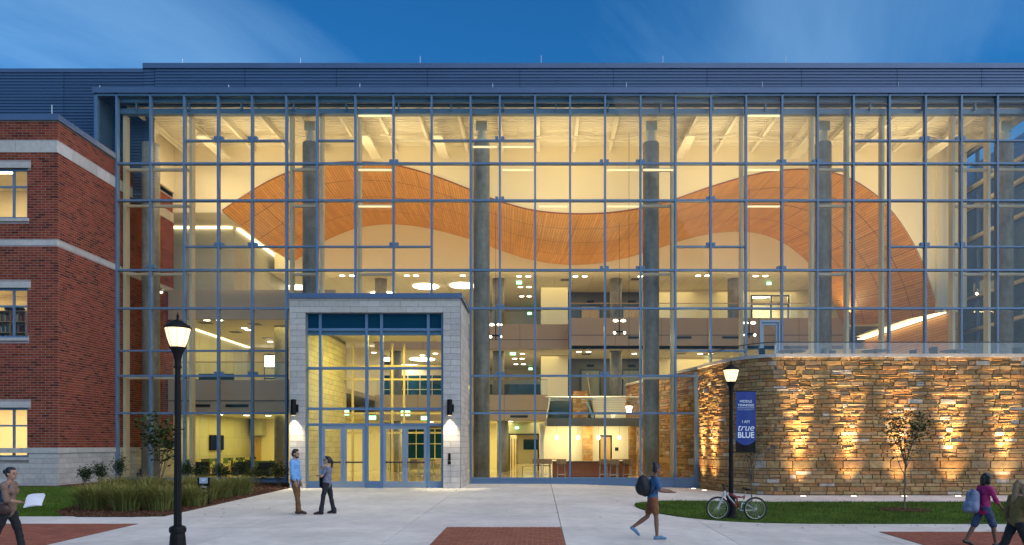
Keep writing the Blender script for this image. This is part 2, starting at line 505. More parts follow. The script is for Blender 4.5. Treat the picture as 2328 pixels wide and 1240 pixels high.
# =================================================================== GROUND
def sheet(xs, lo, hi, n, off, mb, tintf=None, thick=0.0):
    """ground-following sheet between y = lo(x) and y = hi(x)"""
    base = len(mb.v)
    vs_, fs = [], []
    for x in xs:
        a, b = lo(x), hi(x)
        for j in range(n + 1):
            y = lerp(a, b, j / n)
            vs_.append((x, y, ground(x, y) + off))
    m = n + 1
    for i in range(len(xs) - 1):
        for j in range(n):
            fs.append((i * m + j, (i + 1) * m + j, (i + 1) * m + j + 1, i * m + j + 1))
    if thick:
        k = len(vs_)
        rim = [i * m for i in range(len(xs))] + [(len(xs) - 1) * m + j for j in range(1, m)] + [i * m + n for i in range(len(xs) - 2, -1, -1)] + [j for j in range(n - 1, 0, -1)]
        for q in rim: vs_.append((vs_[q][0], vs_[q][1], vs_[q][2] - thick))
        for q in range(len(rim)):
            q2 = (q + 1) % len(rim)
            fs.append((rim[q], k + q, k + q2, rim[q2]))
    mb.add(vs_, fs)
    return mb
def frange(a, b, st):
    n = max(1, int(round((b - a) / st)))
    return [lerp(a, b, i / n) for i in range(n + 1)]

g = MB(); g.add([(-500, -500, -1.6), (500, -500, -1.6), (500, 500, -1.6), (-500, 500, -1.6)], [(0, 1, 2, 3)])
structure('ground', g, M['turf'])
bed = MB(); sheet(frange(-45, 45, 1.0), lambda x: -4.0, lambda x: 34.0, 38, -0.10, bed)
plaza = structure('plaza_base', bed, M['joint'])

# concrete slabs with open joints
XJ = [0.55 + 3.75 * k for k in range(-9, 11)]
YJ = [-3.0, 1.2, 5.4, 9.6, 13.6, 17.75, 20.05, 23.4, 26.7, 30.0, 33.55]
for i in range(len(XJ) - 1):
    for j in range(len(YJ) - 1):
        x0, x1, y0, y1 = XJ[i] + .009, XJ[i + 1] - .009, YJ[j] + .009, YJ[j + 1] - .009
        if abs((x0 + x1) / 2) > 34: continue
        b = MB()
        t = random.uniform(0.95, 1.04); b.tint = (t, t * random.uniform(0.985, 1.0), t * random.uniform(0.97, 1.0))
        cuts = [(x0, x1)]
        if y1 < 17.8:                                       # brick panels take the place of the concrete
            if XJ[i] > -2.5 and XJ[i + 1] < 0.6 + 0.1: cuts = [(x0, -2.2)] if x0 < -2.2 else []
        if y1 < 18.5 and y0 > -5:
            pass
        for a, c in cuts:
            if c - a < 0.05: continue
            sheet(frange(a, c, 0.6), lambda x: y0, lambda x: y1, max(1, int((y1 - y0) / 0.7)), 0.0, b, thick=0.09)
        if b.v: b.build('paving_slab', M['concrete'], plaza)
# clay paver panels set flush in the concrete
cand = []
def pavers(x0, x1, y0, y1):
    bm = 0
    y = y1
    row = 0
    while y > y0:
        x = x0 - (0.11 if row % 2 else 0.0)
        while x < x1:
            a, c = max(x, x0), min(x + 0.215, x1)
            if c - a > 0.02: cand.append((a + .004, c - .004, y - 0.098, y))
            x += 0.219
        y -= 0.104
        row += 1
pavers(-2.2, 0.545, 11.6, 17.72)
for k in range(2):
    x0, x1 = ((-16.5, -9.95), (8.47, 16.0))[k]
    pavers(x0, x1, 12.5, 18.35)
def pv(mb, q):
    a, c, y0, y1 = q
    t = jit((1, 1, 1), 0.16); t = (t[0], t[1] * random.uniform(.93, 1.07), t[2])
    zo = 0.006 + random.uniform(-.0012, .0012) + (0.002 if abs((a + c) / 2) < 5 else 0.004)
    z = [ground(x, y) + zo for x, y in ((a, y0), (c, y0), (c, y1), (a, y1))]
    vs_ = [(a, y0, z[0]), (c, y0, z[1]), (c, y1, z[2]), (a, y1, z[3])] + [(a, y0, z[0] - .05), (c, y0, z[1] - .05), (c, y1, z[2] - .05), (a, y1, z[3] - .05)]
    mb.add(vs_, [(0, 1, 2, 3), (0, 4, 5, 1), (1, 5, 6, 2), (2, 6, 7, 3), (3, 7, 4, 0)], t)
def in_view(q):
    x, y = (q[0] + q[1]) / 2, (q[2] + q[3]) / 2
    px, py = CX + x * F / y, HY + (CZ - ground(x, y)) * F / y
    return 0 < px < 2328 and py < 1240
vis = sorted([q for q in cand if in_view(q)], key=lambda q: q[0] ** 2 + q[2] ** 2)[:300]
vset = set(vis)
for q in vis:
    b = MB(); pv(b, q); b.build('brick', M['paver'], plaza)
b = MB()
for q in cand:
    if q not in vset: pv(b, q)
b.build('brick_paving', M['paver'], plaza, kind='stuff')
b = MB()
for (x0, x1, y1) in ((-16.5, -9.95, 18.35), (8.47, 16.0, 18.35)):
    sheet(frange(x0 - .02, x1 + .02, 0.8), lambda x: 12.0, lambda x: y1 + .02, 8, 0.002, b)
b.build('mortar_bed', M['joint'], plaza)

# lawns and planting bed
def rl_lo(x):                                               # right lawn: rounded tip at the left
    t = min(1.0, max(0.0, (x - 3.05) / 2.6)); return 23.3 - 3.35 * math.sqrt(1 - (1 - t) ** 2) + 0.0 * x
def rl_hi(x):
    t = min(1.0, max(0.0, (x - 3.05) / 3.4)); return 23.3 + 2.7 * math.sqrt(1 - (1 - t) ** 2)
RLX = [3.05, 3.1, 3.2, 3.4, 3.7, 4.1, 4.6, 5.2, 5.8, 6.5] + frange(7.5, 36, 1.0)
b = MB(); sheet(RLX, rl_lo, rl_hi, 8, 0.035, b, thick=0.08)
structure('lawn', b, M['turf'])
def bed_lo(x):                                              # front edge of the bark bed, sweeping back to the entrance
    t = ss(-12.3, -8.2, x)
    e = 20.05 + 0.9 * max(0, min(1, (x + 12.6) / 3.0)) ** 2
    if x > -10.2: e = lerp(20.55, 29.9, ((x + 10.2) / 0.75)) if x < -9.45 else 29.9
    return min(e, 29.9)
BEDEDGE = []
for px, py in ((175, 1176), (300, 1176), (400, 1174), (445, 1168), (480, 1160), (520, 1149), (560, 1137), (600, 1124), (640, 1110), (655, 1104)):
    d = 24.0
    for _ in range(60): d = 0.5 * d + 0.5 * (CZ - ground(X(px, d), d)) * F / (py - HY)
    BEDEDGE.append((X(px, d), d))
def bed_lo(x):
    if x <= BEDEDGE[0][0]: return BEDEDGE[0][1]
    for (xa, ya), (xb, yb) in zip(BEDEDGE, BEDEDGE[1:]):
        if xa <= x <= xb: return lerp(ya, yb, (x - xa) / (xb - xa))
    return BEDEDGE[-1][1]
def bed_hi(x): return 29.46 if x < -19.2 else 33.5
LX0 = BEDEDGE[0][0]
xs = frange(-19.9, -19.21, 0.35) + frange(-19.19, BEDEDGE[0][0], 0.5)[0:]
bx_ = frange(-21.0, -19.21, 0.45)
b = MB()
def lawn_edge(x): return 20.0 + 7.6 * ss(-12.6, -15.6, x) if x < -12.6 else 20.0
def bed_front(x):
    return 20.05 + 8.6 * ss(13.0, 16.2, -x) if x < LX0 else bed_lo(x)
sheet([-40] + frange(-30, -19.25, 0.6), lambda x: 28.6, lambda x: 29.46, 2, 0.03, b)
sheet(frange(-19.18, -10.12, 0.25), bed_front, lambda x: 33.5, 14, 0.03, b, thick=0.08)
bedo = structure('planting_bed', b, M['mulch'])
b = MB()
sheet([-40, -34] + frange(-30, -19.25, 0.6) + frange(-19.0, -12.9, 0.3), lambda x: 20.0, lambda x: min(28.62, bed_front(x) + 0.1) if x > -19.2 else 28.62, 14, 0.036, b, thick=0.08)
structure('lawn', b, M['turf'])
# blades on the lawns
b = MB()
rg = random.Random(5)
def blade(mb, x, y, z, h, w, lean, az, t):
    dx, dy = math.cos(az), math.sin(az)
    mb.add([(x - dy * w, y + dx * w, z), (x + dy * w, y - dx * w, z), (x + dx * lean, y + dy * lean, z + h)], [(0, 1, 2)], t)
for _ in range(46000):
    x = 3.05 + 19.5 * rg.random() ** 0.9
    a, c = rl_lo(x), rl_hi(x)
    y = a + (c - a) * rg.random()
    k = rg.uniform(.55, 1.3) * (0.85 + 0.3 * math.sin(x * 1.7 + y * 0.6) * math.sin(y * 2.1))
    blade(b, x, y, ground(x, y) + .03, rg.uniform(.03, .075), .007, rg.uniform(-.03, .03), rg.uniform(0, 6.28), (k, k * rg.uniform(.9, 1.08), k * .9))
for _ in range(26000):
    x = rg.uniform(-24, -13)
    c = min(28.62, bed_front(x)) if x > -19.2 else 28.62
    y = 20 + (c - 20) * rg.random()
    k = rg.uniform(.55, 1.3) * (0.85 + 0.3 * math.sin(x * 1.3 + y) * math.sin(y * 1.1))
    blade(b, x, y, ground(x, y) + .03, rg.uniform(.03, .075), .008, rg.uniform(-.03, .03), rg.uniform(0, 6.28), (k, k * rg.uniform(.9, 1.08), k * .9))
o = b.build('grass', M['blade'], None, kind='stuff'); o['label'] = 'short mown grass of the lawns either side of the plaza'; o['category'] = 'grass'
# bark chips
b = MB()
for _ in range(9000):
    x = rg.uniform(-16.5, -10.15)
    lo_ = bed_front(x)
    y = lo_ + (33.4 - lo_) * rg.random() ** 1.5
    z = ground(x, y) + .035
    a = rg.uniform(0, 3.14); l, w, h = rg.uniform(.02, .055), rg.uniform(.008, .02), rg.uniform(.005, .015)
    tl = rg.uniform(-.5, .5)
    t = rg.uniform(.45, 1.9)
    b.obox((x, y, z), (l * math.cos(a), l * math.sin(a), l * tl), (-w * math.sin(a), w * math.cos(a), 0), (0, 0, h), (t, t * rg.uniform(.85, 1.0), t * rg.uniform(.7, 1.0)))
o = b.build('bark_chips', M['mulch'], None, kind='stuff'); o['label'] = 'brown bark mulch chips spread over the planting bed'; o['category'] = 'mulch'

# =================================================================== BRICK WING
wing = thing('brick_wing', 'red brick building wing with pale stone bands and a limestone base', 'building', (-19.2, 29.5, 0))
XR, YF, YB = -19.2, 29.5, 38.9
WX0, WX1 = -22.7, -20.39
WZ = [(10.8, 12.81), (6.04, 8.03), (1.27, 3.25)]
BT, BB_ = 14.75, 1.66
bands = [(13.44, 13.91), (9.73, 9.94)]
b = MB()
T = 0.3
def front_box(x0, x1, z0, z1): b.box(x0, x1, YF + .005, YF + T, z0, z1)
front_box(-32, WX0, -.4, BT); front_box(WX1, XR - .312, -.4, BT)
zs = [-.4] + [q for w in sorted(WZ) for q in w] + [BT]
for k in range(0, len(zs), 2): front_box(WX0, WX1, zs[k], zs[k + 1])
b.box(XR - T - .005, XR - .005, YF + .005, YB, -.4, BT)
b.build('wall', M['mortar'], wing)
b = MB(); b.box(-32, XR - .05, YF + .32, YB, BT - .25, BT - .05); b.build('roof', M['coping'], wing)
b = MB()
b.box(-32, XR + .07, YF - .07, YF + .36, BT, BT + .2); b.box(XR - .36, XR + .07, YF + .36, 33.45, BT, BT + .2)
b.box(-32, XR + .085, YF - .085, YF - .07, BT - .05, BT + .19); b.box(XR + .07, XR + .085, YF - .07, 33.45, BT - .05, BT + .19)
b.build('coping', M['coping'], wing)
def spans(u0, u1, mod, off, holes):
    out = []
    u = u0 - off
    while u < u1:
        segs = [(max(u, u0), min(u + mod, u1))]
        for (h0, h1) in holes:
            nx = []
            for a, c in segs:
                if h1 <= a or h0 >= c: nx.append((a, c)); continue
                if a < h0: nx.append((a, h0))
                if c > h1: nx.append((h1, c))
            segs = nx
        out += [(a, c) for a, c in segs if c - a > .03]
        u += mod
    return out
def brick_tint():
    r = random.random()
    if r < .13: k = random.uniform(.42, .68); return (k, k * 1.05, k * 1.15)
    k = random.uniform(.78, 1.22)
    return (k, k * random.uniform(.85, 1.12), k * random.uniform(.85, 1.12))
MODL, MODH = 0.305, 0.1016
fronts, sides = [], []
nc = int((BT - BB_) / MODH)
for r in range(nc):
    z0 = BB_ + r * MODH
    z1 = z0 + MODH - .013
    if any(z0 < hi - .03 and z1 > lo + .03 for lo, hi in bands): continue
    holes = [(WX0 - .0, WX1 + .0)] if any(z0 < hi + .22 and z1 > lo - .12 for lo, hi in WZ) else []
    holes = []
    for lo, hi in WZ:
        if z0 < hi and z1 > lo - .02: holes.append((WX0, WX1))
        if z0 < hi + .24 and z1 > hi - .01: holes.append((WX0 - .15, WX1 + .13))
        if z0 < lo and z1 > lo - .13: holes.append((WX0 - .1, WX1 + .06))
    for a, c in spans(-24.4, XR - .006, MODL, 0.153 if r % 2 else 0.0, holes): fronts.append((a, XR if c > XR - .02 else c - .013, z0, z1))
    for a, c in spans(YF, YB, MODL, 0.0 if r % 2 else 0.153, []): sides.append((a + .015 if a > YF else a + .105, c, z0, z1))
def fb(mb, q): mb.box(q[0], q[1], YF, YF + .09, q[2], q[3], brick_tint())
order = sorted([q for q in fronts if q[0] > -21.6], key=lambda q: abs(q[2] - 4.5) + 0 * q[0])
near300 = order[:300]
ns = set(near300)
for q in near300:
    b = MB(); fb(b, q); b.build('brick', M['brick'], wing)
b = MB()
for q in fronts:
    if q not in ns: fb(b, q)
for q in sides: b.box(XR - .09, XR, q[0], q[1], q[2], q[3], brick_tint())
b.build('brickwork', M['brick'], wing, kind='stuff')
def stones_front(x0, x1, z0, z1, y, length, proud=.012, dep=.1, name='stone_block', parent=None, off=None):
    x = x0
    first = True
    while x < x1 - .01:
        l = length * random.uniform(.85, 1.15)
        if first and off is not None: l = off
        first = False
        e = min(x + l, x1)
        if x1 - e < length * .3: e = x1
        k = random.uniform(.9, 1.1)
        b = MB(); b.box(x, e - .013, y - proud, y + dep, z0, z1 - .013, (k, k * random.uniform(.98, 1.01), k * random.uniform(.95, 1.0)))
        b.build(name, M['limestone'], parent)
        x = e
def stones_side(y0, y1, z0, z1, x, sgn, length, proud=.012, dep=.1, name='stone_block', parent=None, off=None):
    y = y0
    first = True
    while y < y1 - .01:
        l = length * random.uniform(.85, 1.15)
        if first and off is not None: l = off
        first = False
        e = min(y + l, y1)
        if y1 - e < length * .3: e = y1
        k = random.uniform(.9, 1.1)
        b = MB(); b.box(x + sgn * proud, x - sgn * dep, y, e - .013, z0, z1 - .013, (k, k * random.uniform(.98, 1.01), k * random.uniform(.95, 1.0)))
        b.build(name, M['limestone'], parent)
        y = e
for lo, hi in bands:
    stones_front(-24.4, XR + .012, lo, hi, YF, 0.9, parent=wing, name='band_stone')
    stones_side(YF + .1, YB, lo, hi, XR, 1, 0.9, parent=wing, name='band_stone')
stones_front(-24.4, XR + .05, 1.44, 1.65, YF, 1.2, proud=.05, parent=wing, name='cap_stone')
stones_side(YF + .1, YB, 1.44, 1.65, XR, 1, 1.2, proud=.05, parent=wing, name='cap_stone')
for r in range(8):
    z0 = -.2 + r * .205
    z1 = min(z0 + .205, 1.44)
    for seg in ([(-24.4, XR + .012)] if z1 < 1.2 else [(-24.4, WX0 - .05), (WX1 + .06, XR + .012)]):
        stones_front(seg[0], seg[1], z0, z1, YF, 0.46, parent=wing, off=.23 if r % 2 else None)
    stones_side(YF + .1, YB, z0, z1, XR, 1, 0.46, parent=wing, off=.23 if r % 2 else None)
for k, (lo, hi) in enumerate(WZ):
    b = MB(); b.box(WX0 - .15, WX1 + .13, YF - .05, YF + .2, hi, hi + .235, (1, 1, .99)); b.build('lintel', M['limestone'], wing)
    b = MB(); b.box(WX0 - .1, WX1 + .06, YF - .06, YF + .22, lo - .12, lo, (.95, .95, .95)); b.build('window_sill', M['limestone'], wing)
    b = MB()
    y0, y1 = YF + .08, YF + .16
    b.box(WX0, WX1, y0, y1, lo, lo + .08); b.box(WX0, WX1, y0, y1, hi - .09, hi)
    for xx in (WX0, WX1 - .08): b.box(xx, xx + .08, y0, y1, lo + .08, hi - .09)
    tz = hi - .72
    for xx in (-21.95, -21.01): b.box(xx - .035, xx + .035, y0, y1, lo + .08, hi - .09)
    xsb = [WX0 + .08, -21.985, -21.915, -21.045, -20.975, WX1 - .08]
    for i in range(0, 6, 2): b.box(xsb[i], xsb[i + 1], y0 + .004, y1, tz - .035, tz + .035)
    fr = b.build('window', M['alu'], wing)
    for i in range(0, 6, 2):
        for (za, zb) in ((lo + .08, tz - .035), (tz + .035, hi - .09)):
            p = MB(); p.add([(xsb[i], y0 + .04, za), (xsb[i + 1], y0 + .04, za), (xsb[i + 1], y0 + .04, zb), (xsb[i], y0 + .04, zb)], [(0, 1, 2, 3)])
            p.build('pane', M['glass'], fr)
    # the room behind
    b = MB()
    rz0, rz1 = lo - .9, hi + .5
    b.box(-26, XR - .35, YF + 4.2, YF + 4.3, rz0, rz1); b.box(XR - .45, XR - .35, YF + .33, YF + 4.2, rz0, rz1); b.box(-26.1, -26, YF + .33, YF + 4.2, rz0, rz1)
    b.build('room_wall', M['cream'], wing)
    b = MB(); b.box(-26, XR - .46, YF + .33, YF + 4.19, rz1 + .003, rz1 + .1); rc = b.build('room_ceiling', M['ceiling'], wing)
    b = MB(); b.box(-26, XR - .46, YF + .33, YF + 4.19, rz0 - .1, rz0 - .003); b.build('room_floor', M['lino'], wing)
    for xx in (-22.9, -24.6):
        b = MB(); b.box(xx - .6, xx + .6, YF + 1.6, YF + 1.9, rz1 - .03, rz1 - .001); b.build('ceiling_light', M['fix'], rc)
        area('room_lamp', (xx, YF + 1.75, rz1 - .05), 1.2, .3, (26, 32, 46)[k], (1.0, .78, .36), (0, 0, -1))
    if k == 1:
        b = MB()
        sx0, sx1, sy, sz0 = -25.0, -21.17, YF + 1.0, rz0
        sh = thing('bookshelf', 'pale wood bookshelf full of books seen through the middle window of the brick wing', 'bookshelf', (-22, sy, sz0))
        b.box(sx0, sx1, sy + .33, sy + .36, sz0, sz0 + 2.14); b.build('back_panel', M['railwood'], sh)
        for zz_ in (0.05, .45, .85, 1.25, 1.70, 2.14):
            b = MB(); b.box(sx0, sx1, sy, sy + .329, sz0 + zz_, sz0 + zz_ + .03); b.build('shelf', M['railwood'], sh)
        x = sx0
        while x <= sx1 + .01:
            b = MB(); b.box(x - .015, x + .015, sy - .002, sy + .328, sz0, sz0 + 2.17); b.build('side_panel', M['railwood'], sh); x += (sx1 - sx0) / 6
        mbk = mat('book_cover', (1, 1, 1), 0.6, tinted=True)
        b = MB()
        for zz_ in (.88, 1.28, 1.73):
            x = -23.3
            while x < -21.25:
                w = random.uniform(.025, .06)
                hgt = random.uniform(.2, .33)
                if random.random() < .88: b.box(x, x + w - .003, sy + .05, sy + .28, sz0 + zz_, sz0 + zz_ + hgt, random.choice([(.3, .03, .03), (.03, .05, .2), (.02, .02, .025), (.35, .3, .2), (.04, .16, .08), (.5, .45, .4), (.25, .1, .03)]))
                x += w
        tag(b.build('books', mbk), 'rows of mixed coloured books standing on the bookshelf', 'books')['kind'] = 'stuff'
        for j, xx in enumerate((-21.95, -21.55)):
            b = MB(); b.ell((xx, sy + .16, sz0 + 2.17 + .1), (.19, .15, .12)); b.ell((xx + .17, sy + .1, sz0 + 2.17 + .06), (.12, .1, .07))
            tag(b.build('bag', M['black'], smooth=True), ('dark bag lying on top of the bookshelf, the one farther from the window edge', 'dark bag lying on top of the bookshelf, the one nearer the window edge')[j], 'bag', 'bags on the bookshelf')

# =================================================================== MAIN BUILDING SHELL
bld = thing('science_building', 'glass fronted academic building with blue grey metal siding and a lit atrium', 'building', (0, 36, 0))
def siding_panel(x0, x1, z0, z1, y, name='metal_panel', axis='x', tint=(1, 1, 1)):
    b = MB(); b.tint = tint
    prof = []
    z = z0
    P_ = 0.146
    while z < z1 - .02:
        for dz, dp in ((0, 0), (.045, 0), (.06, .035), (.131, .035)):
            if z + dz < z1: prof.append((z + dz, dp))
        z += P_
    prof.append((z1, 0))
    vs_, fs = [], []
    for zz_, dp in prof:
        if axis == 'x': vs_ += [(x0, y - dp, zz_), (x1, y - dp, zz_)]
        else: vs_ += [(y - dp, x0, zz_), (y - dp, x1, zz_)]
    for i in range(len(prof) - 1): fs.append((2 * i, 2 * i + 1, 2 * i + 3, 2 * i + 2))
    b.add(vs_, fs)
    return b.build(name, M['siding'], bld)
SY = 34.95
js = [-700, -480, -270, -62, 145, 326]
for a, c in zip(js, js[1:]):
    k = random.uniform(.93, 1.06); siding_panel(X(a, SY) + .012, X(c, SY) - .012, 13.2, 19.38, SY + .03, tint=(k, k, k))
k = 1.0; siding_panel(X(326, SY) + .012, X(352, SY) - .012, 13.2, 19.55, SY, tint=(k, k, k))
js = [352, 557, 765, 972, 1182, 1394, 1607, 1822, 2039, 2231, 2440, 2650]
for a, c in zip(js, js[1:]):
    k = random.uniform(.93, 1.06); siding_panel(X(a, SY) + .012, X(c, SY) - .012, 17.9, 19.55, SY, tint=(k, k, k))
b = MB()
b.box(-42, X(326, SY), SY + .04, SY + .3, 13.2, 19.38); b.box(X(326, SY), 31, SY + .04, SY + .3, 17.9, 19.55)
b.build('siding_backing', M['darkmetal'], bld)
b = MB()
b.box(-42, X(326, SY) - .001, SY - .02, SY + .5, 19.38, 19.56); b.build('coping', M['coping'], bld)
b = MB()
b.box(X(326, SY), 31, SY - .08, SY + .5, 19.55, 19.79); b.build('coping', M['coping'], bld)
b = MB(); b.box(-42, 23.7, SY + .3, 76, 19.2, 19.35); b.build('roof', M['coping'], bld)
for px, y0, y1, d in ((227, 195, 208, 33.7), (415, 134, 149, 35.1), (520, 193, 207, 33.7), (683, 132, 147, 35.1), (818, 190, 206, 33.7), (955, 128, 144, 35.1), (1120, 190, 206, 33.7), (1230, 127, 143, 35.1), (1424, 188, 205, 33.7), (1507, 127, 143, 35.1), (1733, 186, 205, 33.7), (1786, 128, 143, 35.1), (2042, 186, 205, 33.7)):
    b = MB(); b.tube([W(px, y1 + 3, d), W(px, y0, d)], .011, 6); b.build('lightning_rod', M['steel'], bld)
b = MB(); b.tube([W(118, 262, 29.6), W(118, 239, 29.6)], .011, 6); b.build('lightning_rod', M['steel'], wing)

# =================================================================== CURTAIN WALL
cw = thing('curtain_wall', 'tall glass curtain wall in a blue grey aluminium grid across the lit atrium', 'glass wall', (0, 33.6, 0))
DP = 33.6
MP = [221, 267, 343.5, 420, 497, 574, 651.8, 721.5, 808.5, 895, 981.5, 1070, 1136.5, 1216.5, 1296, 1375.5, 1456, 1535.4, 1615.5, 1695.5, 1777.4, 1858, 1939.5, 2021, 2102.8, 2184.3, 2266, 2348, 2399]
MXS = [X(p, DP) for p in MP]
ROW = [.24, 3.2, 4.9, 7.96, 9.7, 12.86, 14.54, 17.66]
PORT0, PORT1 = -10.1, -3.16
def zlow(i):
    p = MP[i]
    if p < 250: return 14.7
    if 700 < p < 1060: return 7.92
    if p > 1600: return 4.95
    return -.1 + ground(MXS[i], 33.6)
HW = .042
for i, x in enumerate(MXS):
    b = MB(); b.box(x - HW, x + HW, DP - .10, DP + .13, zlow(i), 17.66)
    b.build('mullion', M['alu'], cw)
def half_z(i, r):
    p = (MP[i] + MP[i + 1]) / 2
    z = ROW[r]
    if r == 6 and (420 < p < 652 or 721 < p < 809 or 981 < p < 1217 or 1939 < p < 2400): return [15.59]
    if r == 4 and (420 < p < 982 or 1535 < p < 1696 or 2021 < p < 2400): return [10.77]
    if r == 2 and (267 < p < 652 or 1535 < p < 1696): return [6.04]
    return []
quad = {}
def pane(x0, x1, z0, z1, y=DP + .01, parent=cw):
    m = MB()
    m.add([(x0, y, z0), (x1, y, z0), (x1, y, z1), (x0, y, z1)], [(0, 1, 2, 3)])
    m.add([(x0, y + .028, z0), (x0, y + .028, z1), (x1, y + .028, z1), (x1, y + .028, z0)], [(0, 1, 2, 3)])
    o = m.build('pane', M['glass'], parent)
    o.data.materials.append(M['glassback'])
    o.data.polygons[1].material_index = 1
for i in range(len(MXS) - 1):
    x0, x1 = MXS[i] + HW, MXS[i + 1] - HW
    pm = (MP[i] + MP[i + 1]) / 2
    rows = list(range(7))
    zb = None
    if pm < 267: rows = [6]
    elif 652 < pm < 1070: rows = [3, 4, 5, 6]
    elif pm > 1620: rows = [2, 3, 4, 5, 6]
    levels = set()
    for r in rows:
        zs = [ROW[r]] + half_z(i, r) + [ROW[r + 1]]
        if pm < 267: zs = [14.75, ROW[7]]
        if pm > 1620 and r == 2: zs[0] = 4.97
        door = 1696 < pm < 1777 and r == 2
        for k in range(len(zs) - 1):
            za, zc = zs[k] + .036, zs[k + 1] - .036
            if door: continue
            pane(x0, x1, za, zc)
        for k, z in enumerate(zs):
            if z in levels: continue
            levels.add(z)
            hh = .044 if z in ROW else .038
            if z == 17.66: hh = .06
            b = MB(); b.box(x0 - .0, x1 + .0, DP - (.085 if hh > .04 else .05), DP + .11, z - hh, z + hh)
            b.build('transom', M['alu'], cw)
    if rows[0] == 0:
        gm = ground((x0 + x1) / 2, 33.5)
        b = MB(); b.box(x0, x1, DP - .06, DP + .10, gm - .15, ROW[0] - .045); b.build('base_sill', M['alu'], cw)
# jamb where the glazing meets the stone wall, and the terrace door
b = MB(); b.box(X(1579, DP), X(1592, DP), DP - .11, DP + .14, -.4, 5.05); b.build('mullion', M['alu'], cw)
dx0, dx1 = X(1727, DP), X(1771, DP)
b = MB()
for xx in (dx0 - .02, dx1 - .05): b.box(xx, xx + .07, DP - .12, DP + .1, 4.95, 7.42)
b.box(dx0 + .05, dx1 - .05, DP - .12, DP + .1, 7.32, 7.42); b.box(dx0 + .05, dx1 - .05, DP - .06, DP + .04, 4.95, 5.25)
for xx in (dx0 + .05, dx1 - .17): b.box(xx, xx + .12, DP - .06, DP + .04, 5.25, 7.2)
b.box(dx0 + .05, dx1 - .05, DP - .06, DP + .04, 7.2, 7.318)
dr = b.build('door', M['alulight'], cw)
p = MB(); p.add([(dx0 + .17, DP, 5.25), (dx1 - .17, DP, 5.25), (dx1 - .17, DP, 7.2), (dx0 + .17, DP, 7.2)], [(0, 1, 2, 3)]); p.build('pane', M['glass'], dr)
p = MB(); p.tube([(dx1 - .22, DP - .11, 5.9), (dx1 - .22, DP - .11, 6.3)], .015, 8); p.build('handle', M['steel'], dr)
pane(MXS[19] + HW, dx0 - .02, 5.0, 7.90); pane(dx0 + .05, dx1 - .05, 7.43, 7.90)
# head coping of the glazing
b = MB(); b.box(MXS[0] - .12, 24.2, DP - .15, SY - .1, 17.72, 17.96); b.box(MXS[0] - .14, 24.2, DP - .165, DP - .15, 17.70, 17.95)
b.build('coping', M['coping'], cw)
b = MB(); b.box(MXS[0] - .10, MXS[0] - .063, DP - .08, SY - .04, 14.7, 17.7); b.build('corner_post', M['alu'], cw)
# small uplight brackets on the grid
for px, z in ((895, 14.54), (1374, 14.54), (1456, 14.54), (1777, 14.54), (1858, 14.54), (1136, 15.59), (1136, 12.86), (1616, 12.86), (497, 15.59), (574, 15.59), (497, 10.77), (574, 10.77), (895, 10.77), (1616, 10.77), (2103, 10.77), (2184, 10.77), (2103, 15.59), (2184, 15.59), (343, 12.86 - 3.1), (1374, 9.7), (1456, 9.7), (1777, 9.7), (1136, 7.96), (1136, 4.9), (1375, 4.9), (497, 4.9), (574, 4.9)):
    x = X(px, DP)
    b = MB()
    for s_ in (-1, 1): b.box(x + s_ * .067, x + s_ * .2, DP - .04, DP + .16, z + .055, z + .19)
    b.box(x - .066, x + .066, DP + .14, DP + .17, z + .066, z + .12)
    b.build('light_bracket', M['alu'], cw)
# steel wind posts and girts behind the glass
for p, s_ in ((267, 1), (343.5, 0), (420, 1), (651.8, 1), (721.5, 1), (808.5, 1), (1070, -0.4), (1535.4, -1), (1695.5, -1), (1858, -1), (1939.5, -1), (2021, -1), (2184.3, -1), (2266, -1)):
    if s_ == 0: continue
    x = X(p, DP) + .03 * s_
    zl = -.1 if (p < 700 or 1060 < p < 1560) else (7.92 if p < 1060 else 4.9)
    b = MB(); b.box(x - .06, x + .06, DP + .50, DP + .86, zl, 17.0); b.build('wind_post', M['post'], cw)
for (a, c) in ((267, 420), (651.8, 721.5), (808.5, 895), (1456, 1535.4), (1858, 1939.5), (2184.3, 2266), (2266, 2399)):
    for z in (4.9, 9.7, 12.86, 14.54):
        if 652 < a < 1000 and z < 8: continue
        b = MB(); b.box(X(a, DP) + .12, X(c, DP) - .12, DP + .56, DP + .72, z - .10, z + .01); b.build('girt', M['post'], cw)
# side glazing at the far right end
for z in (7.96, 9.7, 12.86, 14.54, 15.59, 17.6):
    b = MB(); b.box(23.46, 23.6, 33.75, 42.4, z - .06, z + .06); b.build('transom', M['alu'], cw)
    b = MB(); b.box(23.1, 23.3, 34.5, 42.4, z - .14, z + .02); b.build('girt', M['white'], cw)
for y in (35.6, 37.6, 39.6, 41.6, 42.4):
    b = MB(); b.box(23.45, 23.61, y - .05, y + .05, 4.9, 17.6); b.build('mullion', M['alu'], cw)
for (za, zb) in zip((4.95, 7.96, 9.7, 12.86, 14.54), (7.96, 9.7, 12.86, 14.54, 17.6)):
    for (ya, yb) in zip((33.75, 35.6, 37.6, 39.6), (35.6, 37.6, 39.6, 41.6)):
        p = MB(); p.add([(23.53, ya + .05, za + .06), (23.53, ya + .05, zb - .06), (23.53, yb - .05, zb - .06), (23.53, yb - .05, za + .06)], [(0, 1, 2, 3)]); p.build('pane', M['rail'], cw)
# neighbouring wing of ribbed metal beyond the side glazing
for k in range(6):
    siding_panel(31.5 + 4.1 * k + .01, 31.5 + 4.1 * (k + 1) - .01, 0, 19.4, 27.4, axis='y', tint=(1.8, 3.4, 3.0))  # teal skylight through the tinted glass is put into the panel tint
b = MB(); b.box(27.45, 27.8, 31.5, 56.1, 0, 19.4); b.build('siding_backing', M['darkmetal'], bld)
